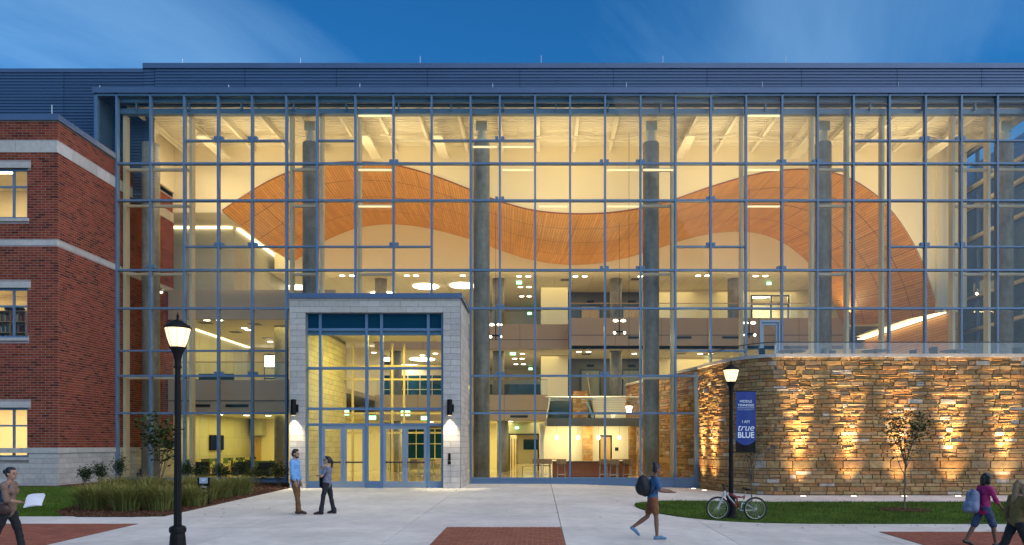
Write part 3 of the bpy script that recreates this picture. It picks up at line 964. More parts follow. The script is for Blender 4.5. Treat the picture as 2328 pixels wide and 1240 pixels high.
# =================================================================== ATRIUM INTERIOR (parts of the building)
def part(name, m, *boxes, smooth=False):
    b = MB()
    for q in boxes: b.box(*q)
    return b.build(name, m, bld, smooth)
DW, DB = 38.8, 46.5                       # upper wall plane and the plane of the upper floors' edge
# roof deck with ribs running across, joists running back
b = MB()
y = 34.3
while y < 38.75:
    b.box(-19.1, 23.4, y, y + .10, 17.42, 17.52); b.box(-19.1, 23.4, y + .10, y + .19, 17.47, 17.52); y += .19
b.build('roof_deck', M['white'], bld)
x = -18.6
while x < 23.2:
    b = MB(); b.box(x - .075, x + .075, 34.35, 38.75, 17.09, 17.11); b.box(x - .075, x + .075, 34.35, 38.75, 17.37, 17.39); b.box(x - .012, x + .012, 34.35, 38.75, 17.11, 17.37)
    b.build('roof_joist', M['white'], bld); x += 1.86
part('edge_beam', M['alu'], (-19.2, 23.4, 33.95, 34.25, 16.98, 17.22))
part('edge_beam', M['alu'], (-19.2, 23.4, 33.78, 33.95, 17.42, 17.62))
for k in range(18):
    x = -18.4 + k * 2.4
    part('beam_bracket', M['alu'], (x - .03, x + .03, 33.8, 33.95, 17.1, 17.42))
b = MB(); b.tube([(-18, 37.0, 16.98), (23, 37.0, 16.98)], .025, 6); b.build('sprinkler_pipe', M['white'], bld)
for k in range(11):
    x = -17 + k * 3.7
    b = MB(); b.tube([(x, 37.0, 16.98), (x, 37.0, 17.4)], .018, 6); b.tube([(x + 1.2, 36.1, 16.62), (x + 1.2, 36.1, 17.4)], .016, 6); b.build('pipe_hanger', M['white'], bld)
for k in range(9):
    x = -16.8 + k * 4.5
    b = MB(); b.beam((x, 36.3, 17.0), (x + 2.0, 37.4, 17.1), .06, .06); b.beam((x + 4.0, 36.3, 17.0), (x + 2.0, 37.4, 17.1), .06, .06); b.build('roof_brace', M['white'], bld)
for px, d in ((1000, 36.4), (840, 36.6), (480, 36.5), (1560, 36.4), (1830, 36.6), (2150, 36.2)):
    x = X(px, d)
    b = MB(); b.box(x - .22, x + .22, 35.4, 38.2, 16.55, 16.61)
    for yy in (35.8, 37.8): b.box(x - .012, x + .012, yy - .012, yy + .012, 16.61, 17.4)
    for s_ in (-1, 1): b.beam((x + s_ * .22, 35.4, 16.58), (x + s_ * .22, 38.2, 16.58), .05, .12)
    b.build('light_trough', M['white'], bld)
# ---- columns of raw concrete just behind the glass
for px, d, r in ((343, 35.2, .40), (707, 35.1, .385), (1095, 35.1, .385), (1480, 35.1, .385), (1871, 35.1, .385), (2283, 35.1, .385)):
    b = MB(); b.lathe((X(px, d), d, 0), [(r, -.05 if px < 1500 else 4.9), (r, 16.05), (r - .012, 16.07)], 28)
    o = b.build('column', M['column'], bld); o.data.polygons.foreach_set('use_smooth', [len(p.vertices) == 4 for p in o.data.polygons])
    b = MB(); b.lathe((X(px, d), d, 16.07), [(.21, 0), (.21, .55)], 20); b.box(X(px, d) - .26, X(px, d) + .26, d - .2, d + .2, 16.62, 17.08); b.build('column_head', M['white'], bld)
# ---- the wave: upper edge in the plane DW, lower edge in the plane DB
TOP = [(505, 480), (560, 443), (600, 418), (650, 394), (700, 380), (760, 371), (810, 369), (870, 372), (930, 383), (1000, 405), (1065, 431), (1130, 458), (1200, 478), (1260, 486), (1320, 488), (1380, 486), (1450, 477), (1520, 460), (1580, 438), (1640, 418), (1700, 401), (1760, 389), (1830, 385), (1890, 391), (1945, 412), (2000, 450), (2045, 503), (2080, 560), (2105, 615), (2122, 670), (2132, 712)]
top = [(X(a, DW), Z(c, DW)) for a, c in TOP]
BOT = [(665, 597), (700, 575), (740, 547), (800, 522), (850, 512), (890, 510), (950, 515), (1010, 528), (1070, 545), (1130, 567), (1190, 588), (1250, 600), (1300, 603.5), (1360, 600), (1430, 586), (1500, 564), (1570, 541), (1630, 529), (1690, 526), (1740, 534), (1790, 556), (1830, 590), (1865, 630), (1890, 678), (1906, 715), (1912, 740)]
bot = [(X(a, DB), Z(c, DB)) for a, c in BOT]
def resample(pts, n):
    L = [0]
    for a, c in zip(pts, pts[1:]): L.append(L[-1] + math.hypot(c[0] - a[0], c[1] - a[1]))
    out = []
    k = 0
    for i in range(n + 1):
        s_ = L[-1] * i / n
        while k < len(L) - 2 and L[k + 1] < s_: k += 1
        t = (s_ - L[k]) / (L[k + 1] - L[k])
        out.append((lerp(pts[k][0], pts[k + 1][0], t), lerp(pts[k][1], pts[k + 1][1], t)))
    for _ in range(4):                                        # gentle smoothing
        out = [out[0]] + [((out[i - 1][0] + 2 * out[i][0] + out[i + 1][0]) / 4, (out[i - 1][1] + 2 * out[i][1] + out[i + 1][1]) / 4) for i in range(1, n)] + [out[-1]]
    return out
NW = 144
T_, B_ = resample(top, NW), resample(bot, NW)
def wave(i, v):
    a, c = T_[i], B_[i]
    y = lerp(DW, DB, v)
    sag = -.30 * math.sin(math.pi * v) * 0.6
    return (lerp(a[0], c[0], v), y, lerp(a[1], c[1], v) + sag)
arc = [0.0]
for i in range(NW): arc.append(arc[-1] + math.hypot(T_[i + 1][0] - T_[i][0], T_[i + 1][1] - T_[i][1]))
b = MB()
for i in range(NW + 1):
    for j in range(9):
        p = wave(i, j / 8); b.v.append((p[0], p[1], p[2] + .05))
for i in range(NW):
    for j in range(8):
        b.f.append((i * 9 + j, (i + 1) * 9 + j, (i + 1) * 9 + j + 1, i * 9 + j + 1)); b.t.append((1, 1, 1))
soffit = b.build('wood_soffit', M['darkmetal'], bld, smooth=True)
VS = [0, .22, .46, .72, 1.0]
STEP = 6
for i0 in range(0, NW, STEP):
    for j in range(4):
        mb = MB(); mb.uv = []
        off = (random.uniform(0, 5), random.uniform(0, 5))
        e = 0.012
        for i in range(i0, i0 + STEP + 1):
            for q in range(4):
                v = lerp(VS[j] + .0022, VS[j + 1] - .0022, q / 3)
                p = Vector(wave(i, v))
                if i == i0: p = p.lerp(Vector(wave(i + 1, v)), .03)
                if i == i0 + STEP: p = p.lerp(Vector(wave(i - 1, v)), .03)
                mb.v.append(tuple(p)); mb.uv.append((v * 7.8 + off[0] * .2, arc[i]))
        n = STEP + 1
        for i in range(STEP):
            for q in range(3):
                mb.f.append((i * 4 + q, i * 4 + q + 1, (i + 1) * 4 + q + 1, (i + 1) * 4 + q)); mb.t.append((1, 1, 1))
        mb.build('panel', M['wood'], soffit, smooth=True)
# dark trim along the upper edge, and the cream wall above it
b = MB()
for i in range(NW):
    a, c = T_[i], T_[i + 1]
    b.add([(a[0], DW - .03, a[1] - .03), (c[0], DW - .03, c[1] - .03), (c[0], DW - .03, c[1] + .05), (a[0], DW - .03, a[1] + .05)], [(0, 1, 2, 3)])
b.build('edge_trim', M['deskwood'], bld)
b = MB()
for i in range(NW):
    a, c = T_[i], T_[i + 1]
    for (x0, z0), (x1, z1) in ((a, c),):
        b.add([(x0, DW, z0), (x1, DW, z1), (x1, DW, 17.6), (x0, DW, 17.6), (x0, DW + .2, z0), (x1, DW + .2, z1)], [(0, 1, 2, 3), (0, 4, 5, 1)])
zl = Z(483, DW)
xl = T_[0][0]
b.add([(-19.2, DW, zl), (xl, DW, zl), (xl, DW, 17.6), (-19.2, DW, 17.6)], [(0, 1, 2, 3)])
xr = T_[-1][0]
b.add([(xr, DW, 8.95), (X(2198, DW), DW, 8.95), (X(2198, DW), DW, 17.6), (xr, DW, 17.6)], [(0, 1, 2, 3)])
b.build('upper_wall', M['cream'], bld)
for px in (2134, 2172): part('wall_pier', M['cream'], (X(px, DW) - .18, X(px, DW) + .18, DW - .16, DW - .003, 8.7, 17.4))
part('upper_side_wall', M['cream'], (-19.24, -19.1, 35.35, 38.79, 14.98, 17.4))
# wall behind, under the wave
b = MB()
for i in range(NW):
    a, c = B_[i], B_[i + 1]
    if min(a[1], c[1]) > 12.72 :
        b.add([(a[0], DB, 12.62), (c[0], DB, 12.62), (c[0], DB, c[1] + .05), (a[0], DB, a[1] + .05)], [(0, 1, 2, 3)])
b.add([(-16.6, DB + .01, 12.62), (B_[0][0], DB + .01, 12.62), (B_[0][0], DB + .01, 13.4), (-16.6, DB + .01, 14.2)], [(0, 1, 2, 3)])
b.build('lunette_wall', M['cream'], bld)
# ---- left zone: lounge storeys
LX = -19.5
part('floor_slab', M['lino'], (-30, 26.9, 33.7, 75, -.25, -.002))
l1c = part('ceiling', M['ceiling'], (-30, -10.6, 38.45, 54, 3.52, 3.6))
part('balcony_fascia', M['beige'], (-19.15, -10.5, 38.2, 38.42, 3.45, 5.12))
l2f = part('floor_slab', M['lino'], (-30, -10.5, 38.42, 54, 4.6, 4.87))
l2c = part('ceiling', M['ceiling'], (-30, -10.6, 38.45, 54, 8.33, 8.42))
part('balcony_fascia', M['beige'], (-19.15, -10.5, 38.2, 38.42, 8.25, 9.78))
part('floor_slab', M['lino'], (-30, -10.5, 38.42, 54, 9.3, 9.58))
l3c = part('ceiling', M['ceiling'], (-30, -16.6, 38.83, 50, 13.95, 14.05))
part('fascia_joint', M['darkmetal'], (-19.15, -10.5, 38.18, 38.2, 4.02, 4.06))
for z0, z1 in ((0, 3.52), (4.87, 8.33)):
    yy = 38.95
    while yy < 50.2:                                           # large wall panels with open joints
        zz_ = z0
        while zz_ < z1 - .05:
            k = random.uniform(.96, 1.04)
            b = MB(); b.box(LX - .05, LX, yy + .006, yy + 1.19, zz_ + .006, min(zz_ + 1.1, z1), (k, k, k)); b.build('wall_panel', M['greywall'], bld); zz_ += 1.1
        yy += 1.2
    part('wall_backing', M['darkmetal'], (LX - .2, LX - .055, 38.9, 54, z0, z1))
part('cove_strip', M['cove'], (LX - .02 + .05, LX + .16, 39.2, 49.6, 8.26, 8.325))
# third floor lounge: back wall, side wall with cove
for k in range(3):
    for r in range(4):
        b = MB(); b.box(-20.6 + 1.2 * k + .006, -20.6 + 1.2 * (k + 1), 41.32, 41.4, 9.6 + r * 1.1 + .006, min(9.6 + (r + 1) * 1.1, 13.95)); b.build('wall_panel', M['greywall'], bld)
part('wall_backing', M['darkmetal'], (-30, -17.05, 41.41, 41.6, 9.58, 13.95))
yy = 41.4
while yy < 52:
    for r in range(4):
        k = random.uniform(.97, 1.03)
        b = MB(); b.box(-17.05, -17.0, yy + .006, yy + 1.79, 9.6 + r * 1.1 + .006, min(9.6 + (r + 1) * 1.1, 13.9), (k, k, k)); b.build('wall_panel', M['greywall'], bld)
    yy += 1.8
part('cove_strip', M['cove'], (-16.95, -16.78, 41.5, 51, 13.84, 13.93))
part('cove_strip', M['cove'], (-20.4, -17.1, 41.16, 41.31, 13.84, 13.93))
# back of the left zone
part('back_wall', M['cream'], (LX, -10.5, 50.2, 50.3, 0, 3.52), (LX, -16.4, 50.2, 50.3, 4.87, 8.33), (-14.2, -10.5, 50.2, 50.3, 4.87, 8.33))
mgreen = mat('green_wall', (0.16, 0.30, 0.10), 0.6)
part('accent_wall', mgreen, (-16.39, -14.21, 50.19, 50.29, 4.87, 8.33))
part('door', M['oakdoor'], (X(575, 50.1), X(593, 50.1), 50.1, 50.18, 0, 2.35))
part('alcove_wall', M['greywall'], (X(571, 49.5), X(597, 49.5), 49.4, 50.09, 2.4, 3.52))
wd = part('window', M['darkmetal'], (X(600, 50), X(627, 50), 50.02, 50.08, 5.55, 7.9))
for (a, c) in ((7.05, 7.8), (6.3, 6.95), (5.65, 6.2)):
    b = MB(); b.box(X(602, 50), X(625, 50), 49.99, 50.015, a, c); b.build('pane', M['ring'] if a > 7 else M['ceiling'], wd)
b = MB(); b.lathe((X(640, 41), 41, 0), [(.38, 0), (.38, 8.33)], 24); b.build('column', M['column'], bld, smooth=True)
# ---- floors at the back of the hall
def fascia(x0, x1, y, z0, z1, ret=2.0):
    part('balcony_fascia', M['beige'], (x0, x1, y, y + .22, z0, z1))
    part('fascia_joint', M['darkmetal'], (x0, x1, y - .012, y - .001, z0 + (z1 - z0) * .36, z0 + (z1 - z0) * .36 + .035))
    n = max(1, int((x1 - x0) / 2.6))
    for k in range(1, n): part('fascia_joint', M['darkmetal'], (lerp(x0, x1, k / n) - .008, lerp(x0, x1, k / n) + .008, y - .008, y - .001, z0, z1))
xa, xb, xc = X(1294, 46.5), X(1850, 46.3), 19.2
YA, YB2 = 47.4, 46.3
fascia(-10.5, xa - .02, YA, 7.92, 9.5); fascia(xa, xc, YB2, 8.0, 9.72)
part('fascia_return', M['beige'], (xa, xa + .2, YB2 + .23, YA + .2, 8.0, 9.72))
fascia(-10.5, X(1245, YA), YA, 3.35, 4.98)
c3 = part('ceiling', M['ceiling'], (-16.9, xc + 3, DB + .02, 62, 12.62, 12.7))
c2 = part('ceiling', M['ceiling'], (-10.45, 23, YA + .23, 62, 7.88, 7.95))
c1 = part('ceiling', M['ceiling'], (-10.45, X(1250, 47), YA + .23, 62, 3.32, 3.4))
part('floor_slab', M['lino'], (-16.5, 23, YA + .23, 62, 9.2, 9.4)); part('floor_slab', M['lino'], (-10.45, 23, YA + .23, 62, 4.6, 4.85))
# ceiling tile joints
for zc, xs0, xs1 in ((12.62, -16, 21), (7.88, -10, 22)):
    x = xs0
    b = MB()
    while x < xs1:
        b.box(x - .012, x + .012, YA + .26, 61.9, zc - .006, zc - .001); x += 1.22
    b.build('ceiling_joint', M['greywall'], bld)
# walls of the back zone
for z0, z1 in ((9.4, 12.62), (4.85, 7.88)):
    part('back_wall', M['cream'], (-16.5, X(1075, 58), 58, 58.1, z0, z1))
    part('back_wall', M['darkwall'], (X(1100, 60), X(1230, 60), 60, 60.1, z0, z1 - 1.2)); part('back_wall', M['cream'], (X(1075, 60.2), X(1230, 60.2), 60.15, 60.25, z0, z1))
    part('core_wall', M['cream'], (X(1230, 50.5), X(1291, 50.5), 50.4, 60, z0, z1))
    part('lift_wall', M['darkwall'], (X(1291, 53), X(1460, 53), 52.6, 52.8, z0, z1))
    part('core_wall', M['cream'], (X(1460, 52), X(1640, 52), 51.8, 52.0, z0, z1))
    for p0, p1 in ((1322, 1363), (1417, 1455)):
        d = 52.5
        xm = (X(p0, d) + X(p1, d)) / 2
        fr = part('lift_door', M['darkmetal'], (X(p0, d) - .1, X(p0, d), d - .02, d + .09, z0, z0 + 2.2), (X(p1, d), X(p1, d) + .1, d - .02, d + .09, z0, z0 + 2.2), (X(p0, d) - .1, X(p1, d) + .1, d - .02, d + .09, z0 + 2.2, z0 + 2.3))
        lm = M['oakdoor'] if z0 > 9 else M['elev']
        for s_ in (0, 1):
            b = MB(); b.box(X(p0, d) + .01 if s_ == 0 else xm + .006, xm - .006 if s_ == 0 else X(p1, d) - .01, d + .02, d + .08, z0 + .01, z0 + 2.19); b.build('door_leaf', lm, fr)
        b = MB(); b.box(xm - .25, xm + .25, d - .02, d + .06, z0 + 2.48, z0 + 2.62); b.build('lift_indicator', M['black'], fr)
for px, z0, z1 in ((866, 9.4, 12.62), (1133, 9.4, 12.62), (1400, 9.4, 12.62), (1668, 9.4, 12.62), (1133, 4.85, 7.88), (1400, 4.85, 7.88), (900, 4.85, 7.88), (1143, 0, 3.32), (900, 0, 3.32)):
    b = MB(); b.lathe((X(px, 48.4), 48.4, 0), [(.39, z0), (.39, z1)], 24); b.build('column', M['column'], bld, smooth=True)
# right side of the third floor: greenish wall with a framed window into a lit room
part('back_wall', M['cream'], (X(1640, 52), X(1707, 52), 51.8, 51.9, 9.4, 12.62), (X(1795, 52), 21.5, 51.8, 51.9, 9.4, 12.62), (X(1707, 52), X(1795, 52), 51.8, 51.9, 12.28, 12.62))
part('back_wall', M['cream'], (X(1640, 52.2), 22, 52.1, 52.2, 4.85, 7.88))
b = MB()
z0, z1 = 9.4, 12.25
for px in (1709, 1753, 1792): b.box(X(px, 51.7) - .05, X(px, 51.7) + .05, 51.66, 51.79, z0, z1)
for z in (9.45, 11.6, 12.2): b.box(X(1709, 51.7) + .05, X(1792, 51.7) - .05, 51.67, 51.78, z - .045, z + .045)
iw = b.build('window', M['darkmetal'], bld)
b = MB(); b.box(X(1700, 56), X(1800, 56), 55.5, 55.6, 9.4, 12.6); b.build('room_wall', M['cream'], bld)
rcl = part('ceiling', M['ceiling'], (X(1700, 54), X(1800, 54), 51.95, 55.49, 12.5, 12.6))
area('room_lamp', (X(1740, 53.5), 53.5, 12.4), 2, 2, 110, YEL, (0, 0, -1))
b = MB(); b.lathe((X(1728, 53), 53, 12.40), [(.75, 0), (.75, .09)], 24); b.build('ring_light', M['ring'], rcl)
# handrails of the upper floors
def balustrade(x0, x1, y, z0, h=1.07):
    n = max(1, round((x1 - x0) / 1.6))
    b = MB(); b.box(x0, x1, y + .05, y + .11, z0 + h - .04, z0 + h); r = b.build('handrail', M['railwood'], bld)
    for k in range(n):
        a, c = lerp(x0, x1, k / n) + .01, lerp(x0, x1, (k + 1) / n) - .01
        p = MB(); p.add([(a, y + .08, z0 - .12), (c, y + .08, z0 - .12), (c, y + .08, z0 + h - .05), (a, y + .08, z0 + h - .05)], [(0, 1, 2, 3)]); p.build('glass_panel', M['rail'], r)
balustrade(X(1075, YA), xa, YA, 9.5); balustrade(xa + .1, xc, YB2, 9.72, .95); balustrade(-10.4, X(1245, YA), YA, 4.98, 1.0)
balustrade(-19.1, -10.6, 38.2, 5.12, .95)
# rear enclosure of the building
part('rear_wall', M['cream'], (-30, X(1157, 50.6) - .2, 62.3, 62.5, -.2, 19.2), (X(1224, 50.6) + .2, 27, 62.3, 62.5, -.2, 19.2), (X(1157, 50.6) - .2, X(1224, 50.6) + .2, 62.3, 62.5, 2.9, 19.2))
part('rear_wall', M['darkwall'], (-32, 27, 74.8, 75, -.2, 19.2))
part('side_wall', M['cream'], (-30.2, -30, 39, 75, 0, 19.2), (26.9, 27.1, 48, 75, 0, 19.2), (22.05, 22.2, 42.5, 62, 0, 17.5))
part('upper_soffit', M['cream'], (-16.6, 22, 46.6, 62.3, 12.8, 12.9))
# ---- recessed lights
def downlights(ceil, pts, z, r=.16, m='fix', dy=1.0):
    for x, y in pts:
        b = MB(); b.lathe((x, y, z - .012), [(r, 0), (r, .011)], 14); b.build('downlight', M[m], ceil)
def grid(pxs, ds): return [(X(p, d), d) for d in ds for p in pxs]
downlights(c3, [(X(p, d), d) for p, d in ((778, 47.4), (800, 47.4), (925, 47.4), (946, 47.4), (1052, 47.4), (1180, 47.6), (1201, 47.6), (1183, 50.8), (1203, 50.8), (1186, 54), (1203, 54), (1308, 47.6), (1329, 47.6), (1456, 47.6), (1587, 47.4), (1608, 47.4), (1718, 47.5), (1740, 47.5))], 12.62)
downlights(c2, [(X(p, d), d) for p, d in ((1188, 49.6), (1170, 52.4), (1187, 52.4), (1173, 56), (1190, 56), (1316, 48.6), (1338, 48.6), (1442, 49.6), (1592, 49.6), (1614, 49.6), (770, 49), (795, 51.5), (850, 49), (905, 49), (960, 50.5), (990, 49.5), (800, 54))], 7.88)
downlights(l2c, [(X(p, d), d) for p, d in ((470, 38.9), (499, 38.9), (556, 41.6), (564, 42.2), (614, 47))], 8.33)
downlights(l1c, [(X(p, d), d) for p, d in ((470, 41), (500, 43), (560, 44), (575, 42), (610, 44.5), (640, 43.5), (545, 40.3))], 3.52)
downlights(c1, [(X(p, d), d) for p, d in ((1160, 49), (1190, 51), (760, 49), (900, 49), (980, 50), (830, 52))], 3.32)
def ring(ceil, px, d, z, r):
    b = MB(); b.lathe((X(px, d), d, z - .07), [(r, 0), (r, .065)], 32); b.build('ring_light', M['ring'], ceil)
for px, d in ((680, 51), (800, 54), (870, 53), (968, 50.5), (1052, 50.2)): ring(c3, px, d, 12.62, .85)
for px, d in ((960, 52.5), (880, 52.5), (845, 52), (930, 57)): ring(c2, px, d, 7.88, .85)
# air diffusers
for ceil, px, d, z in ((l2c, 468, 39.8, 8.33), (l2c, 535, 43, 8.33), (l2c, 580, 40.2, 8.33), (l2c, 608, 45.5, 8.33), (c3, 1285, 48.6, 12.62), (c2, 1333, 49.8, 7.88), (c2, 1548, 49.4, 7.88), (c3, 1445, 48.4, 12.62)):
    b = MB(); b.box(X(px, d) - .3, X(px, d) + .3, d - .3, d + .3, z - .02, z - .001); b.build('air_diffuser', M['darkwall'], ceil)
for px0, px1, d, z0 in ((1428, 1455, 46.28, 8.42), (1533, 1572, 46.28, 8.42), (1642, 1680, 46.28, 8.42), (435, 478, 38.18, 3.72), (513, 565, 38.18, 3.72), (1160, 1200, 47.38, 3.52)):
    b = MB(); b.box(X(px0, d), X(px1, d), d - .012, d + .01, z0, z0 + .14)
    for k in range(3): b.box(X(px0, d), X(px1, d), d - .03, d - .013, z0 + .02 + k * .045, z0 + .032 + k * .045)
    b.build('air_grille', M['darkmetal'], bld)
# ---- ground floor at the back: passage with doors on the left, reception wall on the right
part('back_wall', M['cream'], (X(1113, 56), X(1150, 56), 55, 55.1, 0, 3.32), (-10.4, X(860, 56), 56, 56.1, 0, 3.32))
part('back_wall', M['greywall'], (X(1152, 50.6), X(1226, 50.6), 50.5, 50.6, 2.55, 3.32))
part('back_wall', M['greywall'], (X(860, 57), X(1075, 57), 56.9, 57, 0, 3.32))
# night dark rear windows with pale frames, seen through the entrance
def rear_window(px0, px1, d, z0, z1, n):
    x0, x1 = X(px0, d), X(px1, d)
    fr = part('window', M['cream'], (x0 - .06, x1 + .06, d, d + .05, z0 - .06, z1 + .06))
    for k in range(n):
        b = MB(); b.box(lerp(x0, x1, k / n) + .03, lerp(x0, x1, (k + 1) / n) - .03, d - .02, d - .001, z0, (z0 + z1) / 2 - .03); b.build('pane', M['spandrel'], fr)
        b = MB(); b.box(lerp(x0, x1, k / n) + .03, lerp(x0, x1, (k + 1) / n) - .03, d - .02, d - .001, (z0 + z1) / 2 + .03, z1); b.build('pane', M['spandrel'], fr)
rear_window(925, 1010, 55.8, .75, 2.95, 4); rear_window(790, 850, 55.8, .5, 2.95, 2); rear_window(872, 1010, 57.8, 5.0, 7.2, 5); rear_window(765, 815, 57.8, 5.0, 7.2, 2)
part('passage_wall', M['cream'], (X(1157, 50.6) - .15, X(1157, 50.6), 50.61, 72, 0, 2.75))
for k in range(6):
    y = 51.6 + k * 3.2
    part('door', M['oakdoor' if k % 2 == 0 else 'darkmetal'], (X(1157, 50.6) + .001, X(1157, 50.6) + .04, y, y + 1.3, 0, 2.25))
    part('door_frame', M['darkmetal'], (X(1157, 50.6) + .001, X(1157, 50.6) + .03, y + 1.31, y + 1.5, 0, 2.4))
part('passage_wall', M['cream'], (X(1224, 50.6), X(1224, 50.6) + .15, 50.61, 72, 0, 2.75))
part('passage_ceiling', M['ceiling'], (X(1157, 50.6), X(1224, 50.6), 50.61, 72, 2.75, 2.85))
wn_ = part('passage_end', M['cream'], (X(1157, 50.6), X(1224, 50.6), 72, 72.1, 0, 2.75))
b = MB(); b.box(X(1190, 72), X(1222, 72), 71.95, 71.99, 1.3, 2.3); b.build('pane', M['spandrel'], wn_)
part('door_frame', M['darkmetal'], (X(1155, 50.4), X(1226, 50.4), 50.4, 50.48, 2.43, 2.54), (X(1155, 50.4), X(1159, 50.4), 50.4, 50.48, 0, 2.43), (X(1222, 50.4), X(1226, 50.4), 50.4, 50.48, 0, 2.43))
RD = 42.5
part('reception_wall', M['cream'], (X(1226, RD), X(1362, RD), RD, RD + .2, 0, 2.86), (X(1391, RD), X(1452, RD), RD, RD + .2, 0, 2.86), (X(1362, RD), X(1391, RD), RD, RD + .2, 2.32, 2.86))
fr = part('door', M['oakdoor'], (X(1362, RD) + .07, X(1391, RD) - .07, RD + .05, RD + .1, 0, 2.24))
b = MB(); b.box(X(1362, RD) + .002, X(1362, RD) + .068, RD - .02, RD + .12, 0, 2.24); b.box(X(1391, RD) - .068, X(1391, RD) - .002, RD - .02, RD + .12, 0, 2.24); b.box(X(1362, RD) + .002, X(1391, RD) - .002, RD - .02, RD + .12, 2.243, 2.315)
b.build('door_frame', M['black'], fr)
tag(MB().box(X(1398, RD), X(1406, RD), RD - .02, RD - .001, 1.42, 1.62).build('room_sign', M['black']), 'small black room sign right of the maple door behind the reception desk', 'sign')
l0 = part('ceiling', M['ceiling'], (X(1226, 40), 6.5, 40.45, RD + .2, 2.865, 2.95))
part('landing_beam', M['darkwall'], (X(1243, 40.2), 6.4, 40.2, 40.42, 2.78, 3.22))
part('landing_floor', M['lino'], (X(1243, 40.2), 6.4, 40.43, 43.6, 3.0, 3.22))
area('wall_lamp', (X(1330, 41), 41.2, 2.8), 4.6, .4, 70, YEL, (0, .25, -1))
# broad stair rising from the landing to the second floor
x0, x1 = X(1353, 44), X(1452, 44)
for k in range(10):
    z = 3.22 + k * .166
    part('stair_tread', M['cream'], (x0, x1, 43.6 + k * .36, 44.0 + k * .36, z + .02, z + .166))
    part('tread_edge', M['darkwall'], (x0, x1, 43.585 + k * .36, 43.6 + k * .36, z + .022, z + .03))
part('stringer', M['white'], (X(1228, 41.2), X(1236, 41.2), 40.9, 41.0, 0, 2.86))
b = MB(); b.beam((X(1250, 41), 41, Z(905, 41)), (X(1226, 41), 41, Z(1050, 41)), .08, .35); b.build('stair_stringer', M['white'], bld)
for pts in (((1408, 850, 44.5), (1452, 905, 43.2)), ((1335, 850, 45), (1350, 945, 42.5)), ((1240, 903, 40.3), (1452, 903, 40.3))):
    b = MB(); b.tube([W(*q) for q in pts], .03, 8); b.build('handrail', M['steel'], bld)
b = MB(); b.add([W(1245, 903, 40.3), W(1452, 903, 40.3), W(1452, 952, 40.3), W(1245, 952, 40.3)], [(3, 2, 1, 0)]); b.build('glass_panel', M['rail'], bld)
b = MB(); b.beam(W(1335, 915, 42), W(1348, 950, 42), .06, .12); b.beam(W(1322, 908, 42), W(1355, 908, 42), .05, .05); b.beam(W(1322, 916, 42), W(1357, 916, 42), .03, .03); b.build('stair_rail_frame', M['steel'], bld)
# right end: cove and timber wall beside the terrace doors
mb = MB(); mb.uv = []
for k in range(6):
    y0, y1 = DW + k * 1.7, DW + (k + 1) * 1.7 - .012
    for r in range(2):
        za, zb = 4.9 + r * 1.9, 4.9 + (r + 1) * 1.9 - .012
        mb = MB(); mb.uv = []
        mb.v = [(21.6, y0, za), (21.6, y1, za), (21.6, y1, zb), (21.6, y0, zb)]; mb.uv = [(y0, za), (y1, za), (y1, zb), (y0, zb)]
        mb.f = [(0, 3, 2, 1)]; mb.t = [(1, 1, 1)]
        mb.build('timber_panel', M['wood'], bld)
mb = MB(); mb.v = [(21.6, DW - .02, 4.9), (X(2178, DW), DW - .02, 4.9), (X(2178, DW), DW - .02, 8.7), (21.6, DW - .02, 8.7)]; mb.uv = [(0, 4.9), (1.2, 4.9), (1.2, 8.7), (0, 8.7)]; mb.f = [(0, 1, 2, 3)]; mb.t = [(1, 1, 1)]
mb.build('timber_panel', M['wood'], bld)
part('timber_backing', M['darkmetal'], (21.63, 21.8, DW, 49, 4.9, 8.9))
part('cove_ceiling', M['ceiling'], (20.95, 22.0, DW, 49, 8.92, 9.0))
part('cove_strip', M['cove'], (21.15, 21.58, DW + .3, 49, 8.74, 8.80))
# linear fittings behind the grid that wash the wall
for a, c, z in ((815, 890, 14.44), (1380, 1452, 14.44), (1462, 1530, 14.44), (1700, 1772, 14.44), (815, 890, 12.76), (1380, 1452, 12.76), (1700, 1772, 12.76), (1075, 1130, 15.5), (1142, 1212, 15.5), (1142, 1212, 14.44), (815, 890, 16.93), (1700, 1772, 16.93), (1225, 1290, 12.76)):
    part('linear_light', M['linear'], (X(a, 34.0), X(c, 34.0), 33.95, 34.05, z - .06, z))

# =================================================================== ENTRANCE PORTAL
portal = thing('entrance_portal', 'pale stone entrance portal with blue metal cap and four glass doors', 'entrance', (-6.63, 30, 0))
PX0, PX1, OX0, OX1, OZ, PZ = -10.1, -3.16, -9.45, -3.86, 7.15, 7.74
b = MB()
b.box(PX0 + .012, OX0 - .012, 30.012, 33.45, -.3, PZ); b.box(OX1 + .012, PX1 - .012, 30.012, 33.45, -.3, PZ); b.box(OX0 - .012, OX1 + .012, 30.012, 33.45, OZ + .012, PZ)
b.build('masonry_core', M['joint'], portal)
CH = 0.2385
nr = 30
for r in range(nr + 3):
    z0 = r * CH - .01
    z1 = z0 + CH
    if z0 > PZ - .05: break
    if z0 < OZ - .1:
        z1_ = min(z1, OZ + .01) if z1 > OZ - .1 else z1
        stones_front(PX0, OX0, z0, z1, 30.012, .62, parent=portal, off=.30 if r % 2 else .65, dep=.2)
        stones_front(OX1, PX1, z0, z1, 30.012, .62, parent=portal, off=.30 if r % 2 else .7, dep=.2)
    else:
        stones_front(PX0, PX1, z0, min(z1, PZ), 30.012, .8, parent=portal, off=.4 if r % 2 else None, dep=.2)
    stones_side(30.21, 33.42, z0, min(z1, PZ), PX1 - .012, 1, .8, parent=portal, off=.4 if r % 2 else None)
    if z0 < 6.6: stones_side(30.35, 36.4, z0, z1, OX0 - .012, 1, .8, parent=portal, off=.4 if r % 2 else None)
